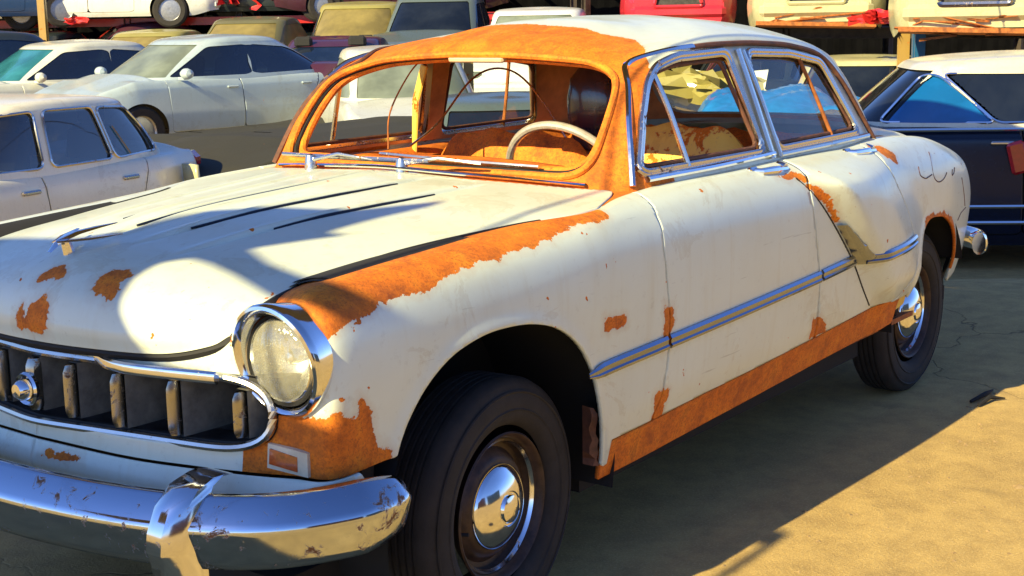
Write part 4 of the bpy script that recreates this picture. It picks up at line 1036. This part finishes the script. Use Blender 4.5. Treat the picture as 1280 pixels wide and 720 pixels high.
p_red = carpaint('bright_red_paint', (.60, .02, .035)); p_cream = carpaint('dirty_cream_paint', (.50, .47, .26)); p_navy = carpaint('navy_paint', (.003, .007, .024), (.005, .008, .02), gloss=.22, coat=.1); p_roofc = carpaint('ivory_roof_paint', (.62, .58, .44))
p_grey = carpaint('flat_grey_paint', (.030, .028, .018), (.04, .036, .022), gloss=.8, coat=0); p_blue = carpaint('mid_blue_paint', (.02, .06, .16))
H0 = lambda d: R(d)
def put(px, d, dz=0): x, y = at(px, d); return (x, y, G(x, y)+dz)

# silver saloon parked alongside, rear quarter towards us
bgcar('silver beige saloon with chrome window trim parked just left of the rusty car', 'car', p_silver, put(-60, 10.7, -.02), R(11), chrome=m_trim, side_glass=m_see, L=4.22, H=1.40, xf=1.0, xft=.30, xrt=-1.36, xrb=-1.80, deck=1.0, name='parked_car', tn=.13,
      windows=[[(.66, .95), (.22, 1.31), (-.19, 1.335), (-.14, .95)], [(-.22, .95), (-.27, 1.335), (-.78, 1.33), (-.86, .95)], [(-.89, .95), (-.82, 1.325), (-1.22, 1.30), (-1.42, 1.14), (-1.47, .96)]])
bgcar('white coupe-roofed saloon painted grey for its shade with dark blue tinted windows behind the silver one', 'car', p_white, put(264, 19.3, .30), R(-6), side_glass=m_seen, front_glass=m_greyglass, H=1.45, L=4.9, wb=2.9, xf=1.25, xft=.42, xrt=-1.0, xrb=-1.95, hood=.98, belt=.94, boxy=3.6,
      windows=[[(.92, .97), (.30, 1.33), (-.28, 1.35), (-.22, .97)], [(-.26, .97), (-.32, 1.35), (-.95, 1.30), (-1.42, 1.16), (-1.50, .99)]])
bgcar('pale saloon with teal windscreen half hidden beyond the white saloon', 'car', p_pale, put(100, 21.5, .22), R(-10), side_glass=m_seen, front_glass=m_tealglass, H=1.45, L=4.8, wb=2.85, xf=1.2, xft=.40)
bgcar('black car with a pale door pillar at the left edge under the red beam', 'car', p_dark, put(-25, 22.5, .28), R(-12), H=1.46, detail=False)
GY = 'dusty cars in the row under the rack'
bgcar('dusty yellow hatchback with a wedge windscreen left of the row', 'car', p_olive, put(206, 26, -.22), R(25), side_glass=m_dustglass, front_glass=m_dustglass, detail=False, group=GY, H=1.40)
bgcar('olive car with brown dust over its windscreen above the white saloon roof', 'car', p_olive2, put(330, 25.5, -.05), R(28), side_glass=m_dustglass, front_glass=m_dustglass, detail=False, group=GY, H=1.42)
bgcar('yellow rounded car with pale roof edge, right of the olive dusty car', 'car', p_olive, put(462, 23.6, .08), R(32), side_glass=m_blkglass, front_glass=m_dustglass, detail=False, group=GY, H=1.50, boxy=3)
bgcar('dark plum car with red tail lamp nosed below the yellow rounded car', 'car', p_maroon, put(440, 21.4, .22), R(215), detail=False, H=1.30, L=4.2)
bgcar('grey green off-roader with white plate beside the yellow rounded car', 'off-roader', p_suv, put(556, 23.2, .10), R(30), side_glass=m_navyglass, front_glass=m_blkglass, detail=False, H=1.58, belt=1.0, hood=1.02, group=GY)
bgcar('bright white car whose bonnet shows above the rusty roof', 'car', p_bright, put(676, 21.5, .32), R(28), side_glass=m_greyglass, front_glass=m_greyglass, detail=False, H=1.5, group=GY)
bgcar('cream wreck with an empty windscreen frame below the right rack', 'car', p_cream, put(1066, 18.4, -.08), R(15), side_glass=m_blkglass, front_glass=m_blkglass, detail=False, H=1.44)

for lb, pm, px_, d_, dz_, h_ in (('dark car deep under the red beams at far left', p_dark, 60, 28.2, -.25, 20), ('plum car deep under the red beams behind the pale saloon', p_maroon, 235, 28.6, -.1, 150),
        ('mid blue car under the red beams right of the olive car', p_blue, 395, 28.4, -.1, 20), ('dark car in shadow under the right rack beside the cream wreck', p_dark, 940, 21.5, -.1, 10), ('dull olive car in shadow below the right rack', p_olive2, 1195, 19.6, -.25, 160),
        ('red car roof showing under the right rack behind the navy car', p_red, 1262, 20.5, -.3, 20)):
    bgcar(lb, 'car', pm, put(px_, d_, dz_), R(h_), side_glass=m_blkglass, front_glass=m_blkglass, detail=False, group='cars deep under the racks')
# navy car with the ivory roof
nv = bgcar('navy blue old saloon with ivory roof parked behind the rusty car', 'car', p_navy, put(1240, 11.9, -.02), R(-58), roofm=p_roofc, side_glass=m_blkglass, front_glass=m_blkglass, chrome=m_chrome2, H=1.60, belt=1.10, hood=1.13, deck=1.10, L=4.8, W=1.85, xf=1.25, xft=.72, xrt=-1.2, xrb=-1.75,
      windows=[[(1.06, 1.13), (.84, 1.36), (.72, 1.475), (.62, 1.475), (.24, 1.13)], [(.235, 1.13), (.60, 1.485), (-1.05, 1.47), (-1.25, 1.13)]], vent=darkglass('blue_glass', (.004, .085, .25), .1))
for z, x0, x1 in ((.52, .5, -.1), (.40, .9, -1.9), (1.085, 1.1, -1.7)):
    for s in (1,): obj('side_chrome', MB().tube([(x0, .925 if z < 1 else .885, z), (x1, .925 if z < 1 else .885, z)], .014, 6), m_chrome2, nv)
fl = obj('flank_lamp', MB().box((0, 0, 0), (.13, .05, .24), rot=(0, .25, 0), bev=.02), m_red, nv)
fl.location = Euler((0, 0, -R(-58))).to_matrix() @ (Vector((-6.445, -.445, .44))-nv.location)
# stripped grey body and pale panel between the silver car and the bonnet
bgcar('stripped dull olive car body without a roof beside the silver saloon', 'car wreck', p_grey, put(400, 13.2, .04), R(8), cab=False, detail=False, hood=.90, belt=.86, deck=.88, name='stripped_car_body')
bgcar('dark car body added to stand for shade below the white saloon sill', 'car wreck', p_grey, put(300, 16.4, -.02), R(4), cab=False, detail=False, hood=.74, belt=.70, deck=.74, name='stripped_car_body')  # added low and dark to cover lit ground with shade
x, y, z = put(254, 11.2)
o = empty('bent_panel', (x, y, z), R(20)); tag(o, 'pale yellow bent body panel standing behind the silver saloon', 'panel')
rows = [[(.02*math.sin(k*.9)+.05*j*j*.3, -.10+.2*j/3, .02+.85*k/7) for j in range(4)] for k in range(8)]
obj('sheet', MB().grid(rows), p_cream, o, solid=.03)

# things seen through the cabin
bgcar('white pick-up cab standing beyond the rusty car, seen through its far window', 'pick-up', p_pale, put(512, 17.0, -.02), R(50), side_glass=m_greyglass, front_glass=m_greyglass, detail=False, H=1.62, belt=1.05, hood=1.05)
bgcar('grey green car seen through the far rear window of the rusty car', 'car', p_suv, put(640, 12.6, -.12), R(44), side_glass=m_blkglass, detail=False, H=1.36)


# blue tarpaulin over a heap
m_tarp = simple('blue_tarpaulin', (.012, .17, .42), .35, 0, .25, 9, coat=.3, bmp=.6)
def tarp(px, d, lx, ly, h, rz, label, seed):
    x, y, z = put(px, d); o = empty('tarpaulin', (x, y, z), rz); tag(o, label, 'tarpaulin')
    q = random.Random(seed); n = 34; rows = []
    for i in range(n):
        r = []
        for j in range(n):
            u, v = i/(n-1)*2-1, j/(n-1)*2-1; e = max(abs(u), abs(v)); hh = h*(1-e**6)*(1+.05*math.sin(u*4+seed)+.03*math.sin(v*6+u*3))+.012*math.sin(u*19+v*13)+.008*math.sin(u*47-v*31)
            r.append((u*lx*(1+.03*math.sin(v*9)), v*ly*(1+.03*math.sin(u*8)), max(.02, hh)))
        rows.append(r)
    obj('sheet', MB().grid(rows), m_tarp, o, autos=None)
tarp(960, 13.8, 1.5, .9, 1.15, R(30), 'blue tarpaulin draped over a heap, seen through the rusty car windows', 2)
tarp(1092, 13.4, .8, .7, 1.12, R(10), 'blue tarpaulin bulging beside the navy car', 5)

# ================================================================== RACKS
m_beamr = paint_mat('red_beam_paint', (.50, .022, .014), (.33, .03, .02), attr=False, chips=.04); m_post = paint_mat('ochre_post_paint', (.42, .27, .07), (.3, .17, .06), attr=False, chips=.05)
m_bluep = paint_mat('blue_post_paint', (.015, .11, .26), (.02, .07, .15), attr=False, chips=.03); m_steel = simple('dark_steel', (.06, .045, .035), .7, .3, .5, 8)
def rack(px0, px1, d0, d1, z, nb, beam, label, name='storage_rack', zt=3.2, posts=None):
    x0, y0 = at(px0, d0); x1, y1 = at(px1, d1); ang = math.atan2(y1-y0, x1-x0); Ln = math.hypot(x1-x0, y1-y0)
    r = empty(name, (x0, y0, G((x0+x1)/2, (y0+y1)/2)), ang); tag(r, label, 'rack'); g0 = r.location.z
    for k in range(nb+1):
        for yy in (0, 2.2 if True else 0):
            xx = Ln*k/nb; mb = MB().box((xx, yy, (zt-.4)/2-.2), (.12, .015, zt+.4)).box((xx-.053, yy, (zt-.4)/2-.2), (.014, .11, zt+.4)).box((xx+.053, yy, (zt-.4)/2-.2), (.014, .11, zt+.4))
            obj('upright', mb, posts or m_steel, r)
    for zz in (z-g0, z-g0+1.75):
        for yy in (0, 2.2):
            h = .13
            mb = MB().box((Ln/2, yy-.01, zz-h/2-.02), (Ln, .014, h)).box((Ln/2, yy-.01, zz-.02), (Ln, .08, .014)).box((Ln/2, yy-.01, zz-h-.02), (Ln, .08, .014)); obj('beam', mb, beam, r)
        for k in range(nb*3+1): obj('cross_member', MB().box((Ln*k/(nb*3), 1.1, zz-.05), (.06, 2.2, .06)), m_steel, r)
    return r
rack(-90, 720, 29.5, 27.5, 1.62, 6, m_beamr, 'long steel rack with red beams carrying cars across the back left')
rack(735, 1330, 24.5, 18.2, 1.30, 4, m_steel, 'dark steel rack carrying crushed cars across the back right')
def post(px, d, h, wd, m_, label, lean=0):
    x, y, z = put(px, d); o = empty('steel_post', (x, y, z), R(37)); tag(o, label, 'post')
    obj('column', MB().box((0, 0, h/2), (wd*.25, wd, h), rot=(lean, 0, 0)).box((wd*.45, 0, h/2), (wd*.2, wd*.9, h), rot=(lean, 0, 0)).box((-wd*.45, 0, h/2), (wd*.2, wd*.9, h), rot=(lean, 0, 0)), m_, o, autos=30)
    obj('base_plate', MB().box((0, 0, .02), (wd*2, wd*2, .04)), m_steel, o)
post(80, 25.5, 4, .13, m_post, 'ochre rusty post standing behind the pale saloon')
post(1119, 17.2, 4, .12, m_post, 'yellow post beside the blue one at the right rack')
post(1137, 17.0, 4, .13, m_bluep, 'blue post next to the yellow one at the right rack')
post(592, 17.6, 1.42, .12, m_post, 'ochre post seen through the far windows of the rusty car')

def rackcar(label, px, d, z, head, paint, **k):
    x, y = at(px, d); return bgcar(label, k.pop('cat', 'car'), paint, (x, y, z-.24), head, detail=False, wheels=k.pop('wheels', True), group='cars stored up on the racks', **k)
rackcar('white car up on the red beams at the left', 158, 28.6, 1.66, R(128), p_bright, wheels=True)
rackcar('dark blue car on the rack in the left corner', 5, 28.6, 1.70, R(150), p_blue)
rackcar('black car on the rack right of the white one', 330, 28.4, 1.72, R(130), p_dark)
rackcar('dark car on the rack above the dusty yellow hatchback row', 500, 28.4, 1.70, R(140), p_maroon)
def tailed(label, px, d, z, paint, wx=1.0, frame=None, crush=False, seed=1):
    x, y = at(px, d); hd = math.atan2(CAM.y-y, CAM.x-x)+math.pi
    r = bgcar(label, 'car', paint, (x, y, z-.30), hd, detail=False, wheels=False, group='cars stored up on the racks', belt=.90, deck=1.02)
    xR = -(4.6-(2.75/2+.86))
    fr = [(-.42, .60), (.42, .60), (.38, .76), (-.38, .76)]
    ro = rpoly([(-.36, .56), (.36, .56), (.33, .72), (-.33, .72)], .05, 5); 
    obj('plate_frame', MB().tube([(xR-.035, a, c_) for a, c_ in ro], .03, 6, close=True), frame or paint, r); obj('plate_recess', MB().prism([(a, c_) for a, c_ in ro], xR-.012, xR+.03, 'x'), m_gback, r)
    if crush:
        q = random.Random(seed); mb = MB()
        for k in range(9):
            y0 = q.uniform(-.75, .7); z0 = q.uniform(.28, .44); mb.tube([(xR+q.uniform(-.08, .1), y0+q.uniform(-.3, .3)*j, z0+.04*q.uniform(-1, 1)*j) for j in range(4)], q.uniform(.015, .04), 5, sy=.4)
        obj('torn_metal', mb, m_rust, r); obj('torn_metal', MB().box((xR+.2, 0, .28), (.7, 1.5, .05), rot=(.03, .05, 0)), m_rust, r)
    return r
tailed('bright red car tail up on the rack over the rusty roof', 846, 24.2, 1.36, p_red)
tailed('cream car with torn rusty underside up on the right rack', 1012, 21.2, 1.36, p_cream, crush=True, seed=3)
tailed('dirty cream car with plate recess up on the rack over the navy car', 1203, 18.0, 1.30, p_cream, crush=True, seed=8, frame=m_trim)
# scrap lying about: small things
m_redc = simple('crumpled_red', (.55, .02, .02), .4, 0, .4, 20, coat=.4)
def scrap(px, d, z, sz, m_, label, seed, cat='scrap'):
    x, y = at(px, d); q = random.Random(seed); mb = MB()
    for k in range(5):
        rows = []; a0 = q.uniform(0, 6.3)
        for i in range(6):
            rows.append([(sz*(.5*math.cos(a0)*(i/5-.5)*2+q.uniform(-.08, .08)), sz*(.9*math.sin(a0)*(i/5-.5)*2+q.uniform(-.1, .1)), sz*.25*(j/3)+q.uniform(0, .12)*sz+.1*sz*k*.4) for j in range(4)])
        mb.grid(rows)
    o = obj('scrap_metal', mb, m_, autos=25, fixn=False); o.location = (x, y, z); tag(o, label, cat)
scrap(1086, 17.6, 1.32, .42, m_redc, 'crumpled red body panel on the rack beside the yellow post', 4)
scrap(300, 27.9, 1.68, .9, m_redc, 'crumpled red strip along the rack above the olive car', 6)
scrap(120, 27.5, 1.50, .32, m_redc, 'torn red metal hanging off the rack under the white car', 9)
scrap(78, 22.0, G(*at(78, 22))+1.42, .22, m_post, 'orange rag of metal on the pale saloon roof line', 12)
scrap(870, 16.5, G(*at(870, 16.5))+.9, .9, p_olive, 'greenish heap of scrap seen through the front window', 14)
scrap(840, 17.2, G(*at(840, 17))+.6, 1.3, p_pale, 'pale heap of scrap seen through the vent window', 15)

# yard fence all round and unseen containers added for the chrome to reflect
m_fence = simple('dark_corrugated_sheet', (.0035, .0035, .004), .9, 0, .5, 3, spec=.04)
def fence(x0, y0, x1, y1, h, label, z=0):
    Ln = math.hypot(x1-x0, y1-y0); o = empty('boundary_fence', (x0, y0, z), math.atan2(y1-y0, x1-x0)); tag(o, label, 'fence'); n = int(Ln/.12)
    rows = [[(i*.12, (.008)*(-1)**i, zz) for zz in (-.6, h)] for i in range(n)]
    obj('sheeting', MB().grid(rows), m_fence, o, autos=None, smooth=False)
    obj('top_rail', MB().box((Ln/2, .08, h-.1), (Ln, .06, .08)), m_steel, o)
a = at(-500, 36); b_ = at(1700, 34); fence(a[0], a[1], b_[0], b_[1], 5.2, 'tall dark corrugated fence closing off the back of the yard')
def container(x, y, rz, c, label):
    o = empty('reflection_container', (x, y, 0), rz); tag(o, label, 'container', 'unseen containers added for reflections')
    m_ = paint_mat('container_'+label.split()[0], c, tuple(q*.7 for q in c), attr=False, chips=.05)
    rows = []
    pr = [(0, .0), (.07, .035), (.14, .035), (.21, 0)]
    prof = []
    for k in range(28): prof += [(k*.215-3.0+a_, b2) for a_, b2 in pr]
    obj('side_wall', MB().grid([[(p[0], -1.2-p[1], zz) for zz in (.15, 2.5)] for p in prof]), m_, o, smooth=False, autos=None)
    obj('frame', MB().box((0, 0, 1.3), (6.02, 2.38, 2.35)).box((0, 0, 2.56), (6.1, 2.5, .12)).box((0, 0, .08), (6.1, 2.5, .16)), m_, o, smooth=False)
container(-2.0, 12.6, R(4), (.03, .06, .10), 'navy steel container added unseen for the chrome to reflect')
container(4.9, 12.9, R(-3), (.09, .03, .015), 'rust brown steel container added unseen for the chrome to reflect')

# unseen sheet added ahead of the car, outline cut to shadow its nose
PSH = [(1.97, -.9), (1.95, -.35), (1.939, -.095), (1.85, .014), (1.735, .029), (1.62, .052), (1.48, .169), (1.371, .338), (1.25, .385), (1.114, .443), (1.197, .449), (1.376, .431), (1.587, .418), (1.57, .468), (1.819, .358), (1.888, .462), (1.935, .60), (2.02, .85), (5.2, .85), (5.2, -2.4), (1.97, -2.4)]
HOLE = [(2.384, .315), (2.287, .28), (2.231, .27), (2.12, .255), (2.017, .256), (1.959, .29), (1.97, .35), (2.011, .434), (2.081, .536), (2.12, .60), (2.17, .82), (2.54, .82), (2.50, .58), (2.46, .437), (2.44, .337)]
k = 2.25; off = Vector((1.62*k, -.20*k)); zc = 1.0+k
gx_ = np.linspace(1.0, 5.2, 380); gy_ = np.linspace(-2.4, .85, 300)
XX, YY = np.meshgrid(gx_, gy_, indexing='ij')
g_ = np.minimum(sdf(PSH, XX, YY), -sdf(HOLE, XX, YY))
P_ = np.stack([XX+off.x, YY+off.y, zc+.02*np.sin(XX*5)*np.cos(YY*4)], -1)
v, f = clip(P_, g_)
sc = empty('added_shade_canopy', (6.4, -1.2, 0)); tag(sc, 'unseen canopy added to cast shadows on and behind the rusty car', 'canopy')
o = link('nose_shadow_sheet', v-np.array([6.4, -1.2, 0]), f, simple('canvas', (.10, .085, .06), .9), sc, fixn=False)
for x_, y_ in ((8.7, -2.8), (8.7, .1)): obj('pole', MB().tube([(x_-6.4, y_+1.2, 0), (x_-6.4, y_+1.2, zc)], .03, 8), m_steel, sc)
for y_ in (-2.4, .2): obj('cable', MB().tube([(x_-6.4, y_+1.2, zc+.05) for x_ in (8.7, -34)], .008, 6), m_steel, sc)


gx_ = np.linspace(-2.4, 1.8, 60); gy_ = np.linspace(-3.2, .55, 60); XX, YY = np.meshgrid(gx_, gy_, indexing='ij')
P_ = np.stack([XX-6.4, YY+1.2, 3.25+.03*np.sin(XX*3)*np.cos(YY*2)], -1)
v, f = clip(P_, .05*np.sin(YY*3)+np.minimum(XX+2.33, 1.70-XX))
link('rear_shadow_sheet', v, f, bpy.data.materials['canvas'], sc, fixn=False)  # second unseen sheet, added to shade the ground behind the car
